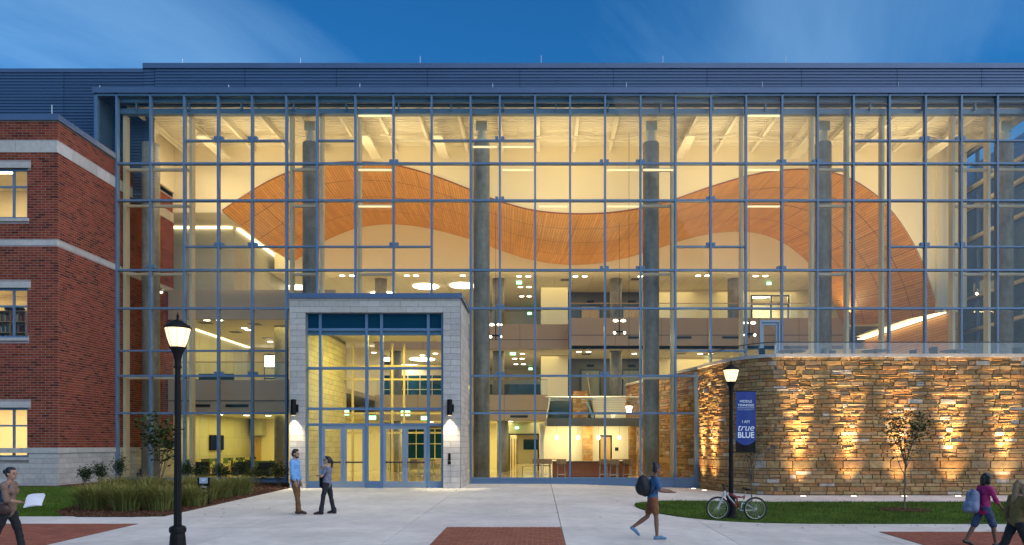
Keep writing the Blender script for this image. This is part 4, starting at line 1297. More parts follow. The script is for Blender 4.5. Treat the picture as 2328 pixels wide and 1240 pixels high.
b = MB(); b.box(OX0 - .3, OX0 - .024, 33.46, 36.4, 0, 6.8); b.build('vestibule_wall', M['joint'], portal)
b = MB(); b.box(OX1 + .012, OX1 + .3, 33.46, 36.4, 0, 6.8); b.build('vestibule_wall', M['cream'], portal)
b = MB(); b.box(PX0 - .05, PX1 + .06, 29.93, 33.45, PZ, PZ + .17); b.box(PX0 - .065, PX1 + .075, 29.915, 29.93, PZ - .03, PZ + .16); b.box(PX1 + .06, PX1 + .075, 29.93, 33.45, PZ - .03, PZ + .16)
b.build('coping', M['coping'], portal)
# glazed screen with doors
gy = 30.28
sx = lambda p: X(p, gy)
vert = [697.5, 729, 834, 868, 974, 1006.5]
zr = [0, 2.55, 3.28, 4.94, 6.45, 7.12]
zr = [0.0, Z(966, gy), Z(930, gy), Z(838, gy), Z(750, gy), Z(712, gy)]
for p in vert:
    b = MB(); b.box(sx(p) - .055, sx(p) + .055, gy - .07, gy + .09, -.05, OZ); b.build('mullion', M['alu'], portal)
for a, c in zip(vert, vert[1:]):
    x0, x1 = sx(a) + .055, sx(c) - .055
    dbl = (a in (729, 868))
    for z in zr[1:]:
        b = MB(); b.box(x0, x1, gy - .06, gy + .08, z - .05, z + .05); b.build('transom', M['alu'], portal)
    if not dbl:
        b = MB(); b.box(x0, x1, gy - .05, gy + .07, -.05, .28); b.build('base_sill', M['alu'], portal)
        pane(x0, x1, .28, zr[1] - .05, gy, portal)
    for k in range(1, 4): pane(x0, x1, zr[k] + .05, zr[k + 1] - .05, gy, portal)
    b = MB(); b.box(x0, x1, gy - .01, gy + .03, zr[4] + .05, zr[5] - .05); b.build('spandrel_pane', M['spandrel'], portal)
    b = MB(); b.box(x0, x1, gy + .06, gy + .14, zr[4] - .22, zr[4] - .051); b.build('blind_box', M['alu'], portal)
    if dbl:
        xm = (x0 + x1) / 2
        for (da, dc, sg) in ((x0 + .006, xm - .004, 1), (xm + .004, x1 - .006, -1)):
            t = zr[1] - .056
            b = MB()
            st = .12
            b.box(da, da + st, gy - .03, gy + .025, .012, t); b.box(dc - st, dc, gy - .03, gy + .025, .012, t)
            b.box(da + st, dc - st, gy - .03, gy + .025, .012, .27); b.box(da + st, dc - st, gy - .03, gy + .025, t - .13, t)
            door = b.build('door', M['alulight'], portal)
            p = MB(); p.add([(da + st, gy, .27), (dc - st, gy, .27), (dc - st, gy, t - .13), (da + st, gy, t - .13)], [(0, 1, 2, 3)]); p.build('pane', M['glass'], door)
            p = MB(); p.box(da + st - .03, dc - st + .03, gy - .075, gy - .031, 1.02, 1.08); p.build('push_bar', M['darkmetal'], door)
            hx = dc - st / 2 if sg > 0 else da + st / 2
            p = MB(); p.tube([(hx, gy - .032, .86), (hx, gy - .09, .88), (hx, gy - .09, 1.14), (hx, gy - .032, 1.16)], .012, 8); p.build('handle', M['steel'], door)
# inner screen of the vestibule
iy = 36.0
for p in (776, 802, 892, 919, 975):
    b = MB(); b.box(X(p, iy) - .05, X(p, iy) + .05, iy - .05, iy + .05, 0, 6.7); b.build('inner_mullion', M['post'], portal)
for z in (2.35, 3.3, 4.95, 5.6):
    b = MB(); b.box(X(772, iy), OX1, iy - .04, iy + .04, z - .045, z + .045); b.build('inner_transom', M['post'], portal)
b = MB(); b.box(OX0 - .2, OX1 + .2, 33.5, 36.2, 6.82, 6.9); vc = b.build('vestibule_ceiling', M['ceiling'], portal)
for x in (-8.2, -6.6, -5.0):
    b = MB(); b.lathe((x, 32.2, 6.80), [(.1, 0), (.1, .02)], 12); b.build('downlight', M['fix'], portal)
area('vestibule_lamp', (-6.6, 32.6, 6.7), 4.5, 2.0, 200, (1.0, .80, .12), (-.12, 0, -1))
b = MB(); b.box(-3.66, -3.56, 29.94, 29.999, 1.12, 1.42); b.box(-3.64, -3.58, 29.925, 29.94, 1.3, 1.38); b.box(-3.67, -3.55, 29.93, 29.999, .98, 1.1)
tag(b.build('card_reader', M['black']), 'small black card reader box on the right pier of the stone entrance portal', 'card reader')
# sconces
for k, px in enumerate((669, 1023)):
    x = X(px, 29.95)
    s_ = thing('wall_sconce', ('black cylinder wall light on the left pier of the entrance portal', 'black cylinder wall light on the right pier of the entrance portal')[k], 'wall light', (x, 29.99, 3.0), 'wall lights of the entrance')
    b = MB(); b.lathe((x, 29.84, 2.96), [(.095, 0), (.105, .01), (.105, .62), (.09, .64)], 20); b.build('body', M['black'], s_, smooth=False)
    b = MB(); b.box(x + .1, x + .16, 29.87, 29.998, 3.1, 3.4); b.box(x - .06, x + .1, 29.93, 29.998, 3.15, 3.35); b.build('bracket', M['black'], s_)
    b = MB(); b.lathe((x, 29.84, 2.945), [(.085, 0), (.085, .012)], 16); b.build('lens', M['lampglow'], s_)
    spot('sconce_lamp', (x, 29.84, 2.93), (0, .10, -1), 190, (1.0, .86, .55), 80, .9, .06)

# =================================================================== STONE WALL
swall = thing('stone_wall', 'curved retaining wall of tan ledge stone lit from below', 'wall', (9.0, 29.0, 0))
PATH = [(5.15, 43.2), (7.28, 33.6)]
for k in range(1, 15):
    t = k / 14
    p0, p1, p2 = (7.28, 33.6), (7.72, 29.5), (9.3, 29.0)
    PATH.append(((1 - t) ** 2 * p0[0] + 2 * t * (1 - t) * p1[0] + t * t * p2[0], (1 - t) ** 2 * p0[1] + 2 * t * (1 - t) * p1[1] + t * t * p2[1]))
PATH.append((32.0, 29.0))
PL = [0.0]
for a, c in zip(PATH, PATH[1:]): PL.append(PL[-1] + math.hypot(c[0] - a[0], c[1] - a[1]))
def path(s_):
    s_ = min(max(s_, 0), PL[-1])
    k = 0
    while k < len(PL) - 2 and PL[k + 1] < s_: k += 1
    t = (s_ - PL[k]) / (PL[k + 1] - PL[k])
    a, c = PATH[k], PATH[k + 1]
    tx, ty = (c[0] - a[0]) / (PL[k + 1] - PL[k]), (c[1] - a[1]) / (PL[k + 1] - PL[k])
    return lerp(a[0], c[0], t), lerp(a[1], c[1], t), tx, ty
SG, SC0, SC1 = PL[1], PL[1], PL[-2]
WT = 5.2
b = MB()
for a, c in zip(PATH, PATH[1:]):
    tx, ty = c[0] - a[0], c[1] - a[1]
    l = math.hypot(tx, ty); tx /= l; ty /= l
    nx, ny = ty, -tx                                       # outward normal
    b.add([(a[0], a[1], -.6), (c[0], c[1], -.6), (c[0], c[1], WT), (a[0], a[1], WT), (a[0] - nx * .35, a[1] - ny * .35, -.6), (c[0] - nx * .35, c[1] - ny * .35, -.6), (c[0] - nx * .35, c[1] - ny * .35, WT), (a[0] - nx * .35, a[1] - ny * .35, WT)],
          [(0, 1, 2, 3), (5, 4, 7, 6), (3, 2, 6, 7)])
b.build('wall_core', M['ledgejoint'], swall)
rs = random.Random(11)
SPAL = [(1.0, 1.0, 1.0), (1.1, .98, .85), (.9, .84, .76), (1.15, 1.05, .92), (1.08, .84, .66), (.78, .66, .55), (1.0, .92, .76), (1.2, 1.12, 1.0), (.95, .76, .58)]
stones = []
z = -.45
while z < WT - .03:
    big = .80 < z < .95
    hh = .30 if big else rs.choice((.105, .12, .135, .15, .165, .185))
    if not big and z < .95 and z + hh > .84: hh = max(.06, .84 - z) if z < .8 else hh
    if z + hh > WT - .05: hh = WT - z
    s_ = rs.uniform(-.4, 0)
    while s_ < PL[-1]:
        curve = SC0 - .2 < s_ < SC1 + .2
        l = rs.uniform(.7, 1.25) if big else rs.choice((rs.uniform(.22, .45), rs.uniform(.35, .7), rs.uniform(.45, .85)))
        if curve: l = min(l, .5)
        e = min(s_ + l, PL[-1])
        pal = rs.choice(SPAL)
        k = rs.uniform(.8, 1.14)
        grey = rs.random() < .07
        def stone(z0, z1):
            c = (1.25 * k, 1.55 * k, 2.3 * k) if grey else tuple(q * k * rs.uniform(.94, 1.06) for q in pal)
            stones.append((s_ + .007, e - .007, z0 + .006, z1 - .006, rs.uniform(.0, .036) if not big else rs.uniform(.015, .03), c, rs.random()))
        if not big and hh > .155 and rs.random() < .2:
            q = z + hh * rs.uniform(.4, .6); stone(z, q); pal = rs.choice(SPAL); stone(q, z + hh)
        else: stone(z, z + hh)
        s_ = e
    z += hh
def put_stone(mb, q):
    s0, s1, z0, z1, pr, c, rnd = q
    x0, y0, tx, ty = path(s0); x1, y1, tx1, ty1 = path(s1)
    nx, ny = ty, -tx
    nx1, ny1 = ty1, -tx1
    r2 = random.Random(rnd)
    ins = .012
    f = [(x0 + tx * ins + nx * (pr + r2.uniform(.015, .03)), y0 + ty * ins + ny * (pr + r2.uniform(.015, .03)), z0 + ins), (x1 - tx1 * ins + nx1 * (pr + r2.uniform(.015, .03)), y1 - ty1 * ins + ny1 * (pr + r2.uniform(.015, .03)), z0 + ins + r2.uniform(0, .006)),
         (x1 - tx1 * ins + nx1 * (pr + r2.uniform(.01, .035)), y1 - ty1 * ins + ny1 * (pr + r2.uniform(.01, .035)), z1 - ins - r2.uniform(0, .008)), (x0 + tx * ins + nx * (pr + r2.uniform(.01, .035)), y0 + ty * ins + ny * (pr + r2.uniform(.01, .035)), z1 - ins)]
    k = [(x0 + nx * pr * .7, y0 + ny * pr * .7, z0), (x1 + nx1 * pr * .7, y1 + ny1 * pr * .7, z0), (x1 + nx1 * pr * .7, y1 + ny1 * pr * .7, z1), (x0 + nx * pr * .7, y0 + ny * pr * .7, z1)]
    bk = [(x0 - nx * .03, y0 - ny * .03, z0), (x1 - nx1 * .03, y1 - ny1 * .03, z0), (x1 - nx1 * .03, y1 - ny1 * .03, z1), (x0 - nx * .03, y0 - ny * .03, z1)]
    fs = [(0, 1, 2, 3)]
    for i in range(4):
        j = (i + 1) % 4
        fs += [(4 + i, 4 + j, j, i), (8 + i, 8 + j, 4 + j, 4 + i)]
    mb.add(f + k + bk, fs, c)
def size_in_view(q):
    x, y, tx, ty = path((q[0] + q[1]) / 2)
    px = CX + x * F / y
    if not (1590 < px < 2328) or y > 33.5: return 0
    return (q[1] - q[0]) * (q[3] - q[2]) * (abs(tx) + .1) / y ** 2
order = sorted(stones, key=size_in_view, reverse=True)
bigset = set(order[:300])
for q in order[:300]:
    b = MB(); put_stone(b, q); b.build('stone', M['ledge'], swall)
b = MB()
for q in stones:
    if q not in bigset: put_stone(b, q)
b.build('stonework', M['ledge'], swall, kind='stuff')
def ribbon(mb, sa, sb, off0, off1, z0, z1, n=None, tint=None):
    ks = [sa] + [l for l in PL if sa < l < sb] + [sb]
    v = []
    for s_ in ks:
        x, y, tx, ty = path(s_ - 1e-6 if s_ == sb else s_ + 1e-6)
        nx, ny = ty, -tx
        v += [(x + nx * off1, y + ny * off1, z0), (x + nx * off1, y + ny * off1, z1), (x - nx * off0, y - ny * off0, z1), (x - nx * off0, y - ny * off0, z0)]
    fs = [(0, 1, 2, 3), tuple(reversed([4 * (len(ks) - 1) + i for i in range(4)]))]
    for i in range(len(ks) - 1):
        for q in range(4):
            r = (q + 1) % 4
            fs.append((4 * i + q, 4 * i + 4 + q, 4 * i + 4 + r, 4 * i + r))
    mb.add(v, fs, tint)
s_ = 0
while s_ < PL[-1] - .1:
    e = min(s_ + 1.8, PL[-1])
    if s_ < SG < e: e = SG - .05
    k = random.uniform(.93, 1.05)
    b = MB(); ribbon(b, s_ + .004, e - .004, .38, .10, WT, WT + .13, tint=(k, k, k * .98)); b.build('cap_stone', M['limestone'], swall)
    s_ = e if e > SG or e < SG - .06 else SG + .15
# terrace deck, guard rail, furniture
b = MB(); b.add([(7.4, 33.4, 4.9), (7.9, 31, 4.9), (9.3, 29.36, 4.9), (27, 29.36, 4.9), (27, 33.45, 4.9)], [(0, 1, 2, 3, 4)])
b.add([(7.4, 33.4, 4.6), (7.9, 31, 4.6), (9.3, 29.36, 4.6), (27, 29.36, 4.6), (27, 33.45, 4.6)], [(4, 3, 2, 1, 0)])
structure('terrace_floor', b, M['concrete'])
guard = thing('glass_guardrail', 'frameless glass guardrail with thin dark top rail along the terrace edge', 'railing', (9, 29.2, 5.3))
s_ = SG + .25
while s_ < PL[-1] - 4:
    e = s_ + (1.2 if s_ < SC1 else 2.35)
    ks = [s_ + .01] + [l for l in PL if s_ + .01 < l < e - .01] + [e - .01]
    v = []
    for q in ks:
        x, y, tx, ty = path(q); v += [(x - ty * .15, y + tx * .15, WT + .131), (x - ty * .15, y + tx * .15, WT + .60)]
    b = MB(); b.add(v, [(2 * i, 2 * i + 2, 2 * i + 3, 2 * i + 1) for i in range(len(ks) - 1)]); b.build('glass_panel', M['rail'], guard)
    s_ = e
pts = []
for q in [SG + .25] + [l for l in PL if SG + .25 < l < PL[-1] - 4] + [PL[-1] - 4]:
    x, y, tx, ty = path(q); pts.append((x - ty * .15, y + tx * .15, WT + .615))
b = MB(); b.tube(pts, .02, 6); b.build('top_rail', M['darkmetal'], guard)
mteal = mat('dark_teal_metal', (0.02, 0.055, 0.065), 0.45, 0.3)
def tchair(loc, yaw, label):
    r = thing('terrace_chair', label, 'chair', loc, 'metal chairs on the terrace')
    x, y, z = loc
    b = MB(); b.box(x - .22, x + .22, y - .22, y + .22, z + .43, z + .455); b.build('seat', mteal, r)
    b = MB(); n = 8
    for i in range(n):
        a0, a1 = R(-60 + 120 * i / n), R(-60 + 120 * (i + 1) / n)
        p, q = (x - .25 * math.cos(a0), y + .25 * math.sin(a0)), (x - .25 * math.cos(a1), y + .25 * math.sin(a1))
        b.beam(((p[0] + q[0]) / 2, (p[1] + q[1]) / 2, z + .58), ((p[0] + q[0]) / 2 - .03, (p[1] + q[1]) / 2, z + .87), .014, .075, up=(p[0] - q[0], p[1] - q[1], 0))
    b.build('backrest', mteal, r)
    for sx_ in (-.2, .2):
        for sy_ in (-.2, .2):
            b = MB(); b.tube([(x + sx_, y + sy_, z + .43), (x + sx_ * 1.1, y + sy_ * 1.1, z)], .013, 6); b.build('leg', mteal, r)
    r.rotation_euler = (0, 0, yaw)
    return r
def ttable(loc, label):
    r = thing('terrace_table', label, 'table', loc, 'round tables on the terrace')
    x, y, z = loc
    b = MB(); b.lathe((x, y, z + .72), [(.55, 0), (.55, .025)], 28); b.build('table_top', mteal, r)
    b = MB(); b.tube([(x, y, z + .72), (x, y, z + .03)], .04, 10); b.lathe((x, y, z), [(.3, 0), (.28, .03)], 20); b.build('pedestal', mteal, r)
for px, d, lab in ((1800, 30.6, 'round dark terrace table beside the terrace door'), (1990, 30.5, 'round dark terrace table below the wood wall near the tall column'), (2170, 30.5, 'round dark terrace table at the far end of the wood wall')):
    ttable((X(px, d), d, 4.9), lab)
for px, d, yaw, lab in ((1862, 30.7, 3.0, 'dark terrace chair facing the table by the terrace door'), (1740, 30.8, .2, 'dark terrace chair in front of the terrace door'), (1885, 31.6, 2.2, 'dark terrace chair half hidden behind the taller looking chair by the column'), (2068, 31.0, 3.3, 'dark terrace chair between two tables in front of the wood wall'), (2128, 30.4, .3, 'dark terrace chair left of the table at the end of the wood wall'), (2246, 31.2, 2.6, 'dark terrace chair in front of the glazing corner'), (2316, 30.6, 1.0, 'dark terrace chair at the very edge of the picture on the terrace')):
    tchair((X(px, d), d, 4.9), yaw, lab)
# uplights let into the paving at the foot of the wall
ULAB = ['first buried uplight where the stone wall starts to curve beside the glazing', 'second buried uplight on the curved stretch of stone wall', 'buried uplight at the foot of the stone wall right of the lamp post', 'buried uplight at the foot of the stone wall between lamp post and young tree', 'buried uplight directly behind the young tree trunk', 'buried uplight at the foot of the stone wall right of the young tree', 'buried uplight behind the girl in pink']
for k, (px, s_) in enumerate(((1602, None), (1628, None), (1826, None), (1941, None), (2056, None), (2178, None), (2300, None))):
    if k < 2:
        s_ = SG + (.75, 1.9)[k]
        x, y, tx, ty = path(s_)
        x, y = x + ty * .5, y - tx * .5
        nx, ny = ty, -tx
    else:
        d = 28.46
        x, y, nx, ny = X(px, d), d, 0, -1
    z = ground(x, y) + .006
    u = thing('uplight', ULAB[k], 'uplight', (x, y, z), 'uplights along the stone wall')
    b = MB(); b.lathe((x, y, z - .05), [(.13, 0), (.13, .056), (.125, .06)], 18); b.build('trim_ring', M['steel'], u)
    b = MB(); b.lathe((x, y, z), [(.105, 0), (.10, .016)], 18); b.build('lens', M['uplight'], u)
    q = (.85, .8, 1.1, .95, 1.0, 1.15, 1.0)[k]
    spot('uplight_lamp', (x, y, z + .05), (-nx * .120, -ny * .120, 1), 3300 * q, (1.0, .70, .32), 26, 1.0, .05)
    spot('uplight_flood', (x, y, z + .05), (-nx * .22, -ny * .22, 1), 170 * q, (1.0, .70, .32), 66, 1.0, .05)
# =================================================================== LIGHT FITTINGS AND SIGNS INSIDE
def exit_sign(px, py, d, lab, w=.34):
    c = W(px, py, d)
    r = thing('exit_sign', lab, 'exit sign', c, 'green exit signs inside the building')
    b = MB(); b.box(c.x - w / 2, c.x + w / 2, d - .03, d + .03, c.z - w * .29, c.z + w * .29); b.build('housing', M['exit'], r)
    b = MB(); b.box(c.x - w * .46, c.x + w * .46, d - .036, d - .031, c.z - w * .25, c.z + w * .25); b.build('face', M['exitface'], r)
    text_mesh('EXIT', w * .40, M['exit'], (c.x, d - .0385, c.z), r, bold=.004)
    b = MB(); b.tube([(c.x, d, c.z + w * .29), (c.x, d, c.z + .42)], .012, 6); b.build('hanger', M['steel'], r)
for q in ((783, 939, 36.1, 'green exit sign over the left pair of entrance doors', .44), (922, 940, 36.1, 'green exit sign over the right pair of entrance doors', .44),
          (847, 950, 44, 'smaller green exit sign deep behind the middle pane of the entrance', .40), (965, 951, 44, 'smaller green exit sign deep behind the right side pane of the entrance', .40),
          (1180, 643, 49, 'green exit sign under the third floor ceiling left of the tall columns', .36), (1204, 713, 57, 'green exit sign low behind the third floor handrail', .34),
          (1166, 804, 49, 'green exit sign under the second floor ceiling', .38), (1206, 839, 57, 'green exit sign above the second floor back wall', .3),
          (1748, 645, 49, 'green exit sign above the framed window on the upper right floor', .3), (1175, 973, 50.3, 'small exit sign above the ground floor passage', .26)):
    exit_sign(*q)
for k, px in enumerate((1266, 1314, 1361, 1408)):
    c = W(px, 995, 41.0)
    r = thing('pendant_lamp', ('first pendant lamp over the reception, nearest the passage', 'second pendant lamp over the reception, left of the stone pier', 'third pendant lamp, hanging at the left edge of the maple door', 'fourth pendant lamp, right of the maple door')[k], 'pendant lamp', c, 'pendant lamps over the reception')
    b = MB(); b.lathe(tuple(c), [(.05, -.11), (.085, -.05), (.075, .03), (.03, .11)], 14); b.build('shade', M['pend'], r, smooth=True)
    b = MB(); b.tube([c + Vector((0, 0, .11)), Vector((c.x, c.y, 2.86))], .006, 5); b.build('cord', M['black'], r)
# clusters of spotlights hanging in the hall
for k, (px, py) in enumerate(((1127, 766), (1408, 757), (1703, 762))):
    d = 40.0
    c = W(px, py, d)
    r = thing('spotlight_cluster', ('hanging cluster of spotlights beside the first tall column right of the entrance', 'hanging cluster of spotlights in front of the protruding balcony', 'hanging cluster of spotlights left of the terrace door')[k], 'spotlight', c, 'spotlight clusters in the hall')
    b = MB(); b.tube([c + Vector((0, 0, -.15)), c + Vector((0, 0, .75))], .03, 8); b.box(c.x - .22, c.x + .22, d - .05, d + .05, c.z + .02, c.z + .1); b.build('stem', M['black'], r)
    b = MB(); b.tube([Vector((c.x, d, c.z + .75)), Vector((c.x, d, 17.0))], .009, 5); b.build('cable', M['black'], r)
    for sx_ in (-.23, .23):
        b = MB(); b.tube([(c.x + sx_, d + .1, c.z + .05), (c.x + sx_ * 1.15, d - .12, c.z - .02)], [.06, .085], 12); b.build('spot_head', M['black'], r)
        b = MB(); b.ell((c.x + sx_ * 1.16, d - .13, c.z - .02), (.07, .03, .07), seg=12, rings=6); b.build('lens', M['pend'], r)
        b = MB(); b.tube([(c.x + sx_ * .9, d + .02, c.z + .62), (c.x + sx_ * .9, d - .02, c.z + .70)], [.08, .08], 10); b.ell((c.x + sx_ * .9, d - .05, c.z + .64), (.14, .06, .06), seg=12, rings=6); b.build('lens', M['pend'], r)
c = W(1430, 932, 36.4)
r = thing('pendant_lamp', 'large white tapered pendant lamp hanging beside the column near the stair', 'pendant lamp', c)
b = MB(); b.lathe(tuple(c), [(.085, -.17), (.10, -.15), (.15, .12), (.15, .17)], 18); b.build('shade', M['pend'], r)
b = MB(); b.tube([c + Vector((0, 0, .17)), Vector((c.x, c.y, 17.1))], .008, 5); b.build('cord', M['black'], r)
for k, (px, py, d) in enumerate(((2221, 668, 37.5), (367, 664, 36.4), (1848, 700, 47.0))):
    c = W(px, py, d)
    r = thing('spotlight', ('small white spotlight on a bracket near the right end of the glazing', 'small white spotlight on the brick wall inside the glazing', 'small white spotlight on the wall behind the rightmost dark column')[k], 'spotlight', c, 'small white spotlights')
    b = MB(); b.tube([c + Vector((.09, .05, .16)), c], [.05, .085], 12); b.build('spot_head', M['white'], r)
    b = MB(); b.tube([c + Vector((.09, .05, .16)), c + Vector((.16 if k != 1 else -.2, .25, .3))], .018, 6); b.build('arm', M['white'], r)
    b = MB(); b.ell(c + Vector((-.01, -.006, -.02)), (.06, .05, .05)); b.build('lens', M['pend'], r)

# =================================================================== FURNITURE INSIDE
d = 38.6
dk = thing('reception_desk', 'long cherry wood reception desk behind the glazing', 'desk', (X(1350, d), d, 0))
b = MB(); b.box(X(1258, d), X(1428, d), d + .12, d + .9, .0, .1); b.build('plinth', M['black'], dk)
x0, x1 = X(1256, d), X(1430, d)
for k in range(4):
    b = MB(); b.box(lerp(x0, x1, k / 4) + .006, lerp(x0, x1, (k + 1) / 4) - .006, d + .05, d + .95, .1, .86); b.build('front_panel', M['deskwood'], dk)
b = MB(); b.box(x0 - .05, x1 + .05, d, d + 1.0, .862, .905); b.build('desk_top', M['darkmetal'], dk)
def stool(px, d, label, yaw=0.0):
    x = X(px, d)
    r = thing('bar_stool', label, 'stool', (x, d, 0), 'bar stools at the high tables')
    b = MB(); b.box(x - .2, x + .2, d - .2, d + .2, .70, .74); b.build('seat', M['darkmetal'], r)
    b = MB()
    for i in range(5):
        a = -.2 + .1 * i
        b.obox((x + a, d - .2 + abs(a) * .15, .93), (.05, .008 + (a) * .02, 0), (0, .012, 0), (0, 0, .12))
    b.build('backrest', M['railwood'], r)
    for sx_ in (-.17, .17):
        for sy_ in (-.17, .17):
            b = MB(); b.tube([(x + sx_, d + sy_, .7), (x + sx_ * 1.25, d + sy_ * 1.25, 0)], .014, 6); b.build('leg', M['steel'], r)
        b = MB(); b.tube([(x + sx_, d - .2, .72), (x + sx_, d - .22, 1.0)], .012, 6); b.build('back_post', M['steel'], r)
    b = MB()
    for s_ in (-1, 1): b.tube([(x - .2, d + .2 * s_, .28), (x + .2, d + .2 * s_, .28)], .01, 5)
    b.build('foot_rest', M['steel'], r)
def hightable(px, d, label, w=.45):
    x = X(px, d)
    r = thing('high_table', label, 'table', (x, d, 0), 'high tables in the hall')
    b = MB(); b.lathe((x, d, 1.02), [(w, 0), (w, .03)], 24); b.build('table_top', M['railwood'], r)
    b = MB(); b.tube([(x, d, 1.02), (x, d, .03)], .04, 8); b.lathe((x, d, 0), [(.3, 0), (.27, .03)], 18); b.build('pedestal', M['steel'], r)
hightable(1250, 37.6, 'high round table left of the reception desk'); hightable(1402, 37.4, 'high round table before the right end of the reception desk')
stool(1243, 36.9, 'bar stool before the high table left of the reception desk'); stool(1276, 37.2, 'bar stool right of the left high table'); stool(1222, 37.6, 'bar stool left of the left high table, nearest the passage')
stool(1396, 36.6, 'bar stool before the right high table'); stool(1426, 37.3, 'bar stool right of the right high table by the stone pier'); stool(1372, 37.4, 'bar stool left of the right high table')
bn = thing('bench', 'low slatted bench standing in the hall before the passage', 'bench', (X(1190, 39), 39, 0))
for k in range(9):
    b = MB(); x = X(1186, 39) + k * .085; b.box(x, x + .07, 38.8, 39.25, .62, .66); b.build('slat', M['railwood'], bn)
for x in (X(1186, 39) + .03, X(1186, 39) + .72):
    for y in (38.84, 39.21):
        b = MB(); b.tube([(x, y, .62), (x, y, 0)], .02, 6); b.build('leg', M['steel'], bn)
# café tables and chairs seen through the doors
mch = mat('pale_chair_shell', (0.62, 0.50, 0.30), 0.5)
def cchair(x, y, yaw, label):
    r = thing('cafe_chair', label, 'chair', (x, y, 0), 'pale cafe chairs behind the entrance doors')
    b = MB(); b.box(x - .21, x + .21, y - .2, y + .2, .44, .47); b.build('seat', mch, r)
    b = MB()
    for i in range(4): b.obox((x - .15 + .1 * i, y + .2, .72), (.048, 0, 0), (0, .012, 0), (0, .02, .16))
    b.build('backrest', mch, r)
    for sx_ in (-.18, .18):
        for sy_ in (-.17, .17):
            b = MB(); b.tube([(x + sx_, y + sy_, .44 if sy_ < 0 else .6), (x + sx_ * 1.15, y + sy_ * 1.15, 0)], .012, 6); b.build('leg', M['steel'], r)
    r.rotation_euler = (0, 0, yaw)
def ctable(x, y, label):
    r = thing('cafe_table', label, 'table', (x, y, 0), 'round cafe tables behind the entrance doors')
    b = MB(); b.lathe((x, y, .72), [(.5, 0), (.5, .03)], 24); b.build('table_top', M['railwood'], r)
    b = MB(); b.tube([(x, y, .72), (x, y, .03)], .035, 8); b.lathe((x, y, 0), [(.28, 0), (.25, .03)], 16); b.build('pedestal', M['steel'], r)
for k, (px, d) in enumerate(((950, 42.0), (985, 44.5), (905, 46.5))):
    lab = ('nearest round cafe table seen through the right entrance door', 'round cafe table seen through the right side pane of the entrance', 'far round cafe table seen beside the middle pane of the entrance')[k]
    x = X(px, d)
    ctable(x, d, lab)
    for j, a in enumerate((200, 320, 80)):
        cx_, cy_ = x + .72 * math.cos(R(a)), d + .72 * math.sin(R(a))
        cchair(cx_, cy_, R(a - 90), ('pale chair on the near left of ', 'pale chair on the near right of ', 'pale chair on the far side of ')[j] + ('the nearest cafe table', 'the cafe table in the right side pane', 'the farthest cafe table')[k])
# lounge: television, long patterned sofa, armchairs
d = 44.0
tv = thing('television', 'wall mounted black television in the yellow lit lounge', 'television', (-19.4, 44.6, 2.0))
b = MB(); b.box(-19.45, -19.36, 43.7, 45.5, 1.45, 2.35); b.build('housing', M['tvblack'], tv)
b = MB(); b.box(-19.359, -19.35, 43.76, 45.44, 1.5, 2.3); b.build('screen', M['screen'], tv)
mdk = mat('charcoal_fabric', (0.03, 0.035, 0.04), 0.9, var=.2, vscale=20); mgr = mat('green_fabric', (0.07, 0.12, 0.06), 0.9, var=.2, vscale=20); mpa = mat('pale_fabric', (0.42, 0.40, 0.22), 0.9, var=.2, vscale=20)
sf = thing('sofa', 'long patterned sofa of dark and pale squares along the lounge wall', 'sofa', (-18.8, 44, 0))
y = 40.4
while y < 49.4:
    b = MB(); b.box(-19.3, -18.5, y, y + .73, .12, .44); b.build('seat', M['railwood'] if int(y * 10) % 3 == 0 else mdk, sf)
    for q in range(2):
        for r_ in range(3):
            b = MB(); b.box(-19.34, -19.12, y + q * .37, y + q * .37 + .36, .45 + r_ * .17, .45 + r_ * .17 + .165); b.build('back_square', random.choice((mdk, mpa, mgr)), sf)
    y += .74
def armchair(px, d, m, label, w=.8):
    x = X(px, d)
    r = thing('armchair', label, 'armchair', (x, d, 0), 'lounge armchairs')
    b = MB(); b.box(x - w / 2 + .12, x + w / 2 - .12, d - .3, d + .3, .15, .42); b.build('seat', m, r)
    b = MB(); b.box(x - w / 2, x + w / 2, d + .3, d + .46, .15, .84); b.build('backrest', m, r)
    for s_ in (-1, 1):
        b = MB(); b.box(x + s_ * w / 2, x + s_ * (w / 2 - .115), d - .32, d + .295, .1, .6); b.build('armrest', m, r)
        for yy in (-.25, .38):
            b = MB(); b.tube([(x + s_ * (w / 2 - .08), d + yy, .12), (x + s_ * (w / 2 - .08), d + yy, 0)], .02, 6); b.build('leg', M['steel'], r)
armchair(548, 39.8, mdk, 'charcoal armchair in the lounge nearest the middle mullion'); armchair(590, 42.5, mgr, 'green armchair at the back of the lounge left of the door'); armchair(622, 42.8, mgr, 'green armchair at the back of the lounge beside the dark column'); armchair(600, 38.6, mdk, 'charcoal armchair close to the glass beside the dark column'); armchair(452, 39.6, mdk, 'charcoal armchair at the near end of the patterned sofa'); armchair(312, 35.6, mdk, 'charcoal armchair alone between brick wall and first column')
mtb = mat('teal_bench_fabric', (0.02, 0.075, 0.11), 0.85, var=.15, vscale=8)
def lounge_bench(px0, px1, d, z, label):
    x0, x1 = X(px0, d), X(px1, d)
    r = thing('lounge_bench', label, 'bench', ((x0 + x1) / 2, d, z), 'upholstered benches on the upper floors')
    b = MB(); b.box(x0, x1, d, d + .6, z + .12, z + .44); b.build('seat', mtb, r)
    b = MB(); b.box(x0, x1, d + .6, d + .75, z + .12, z + .8); b.build('backrest', mtb, r)
    for xx in (x0 + .08, x1 - .08):
        for yy in (.08, .66):
            b = MB(); b.tube([(xx, d + yy, z + .12), (xx, d + yy, z)], .025, 6); b.build('leg', M['steel'], r)
lounge_bench(1402, 1456, 48.9, 9.4, 'teal bench behind the third floor handrail by the lift doors')
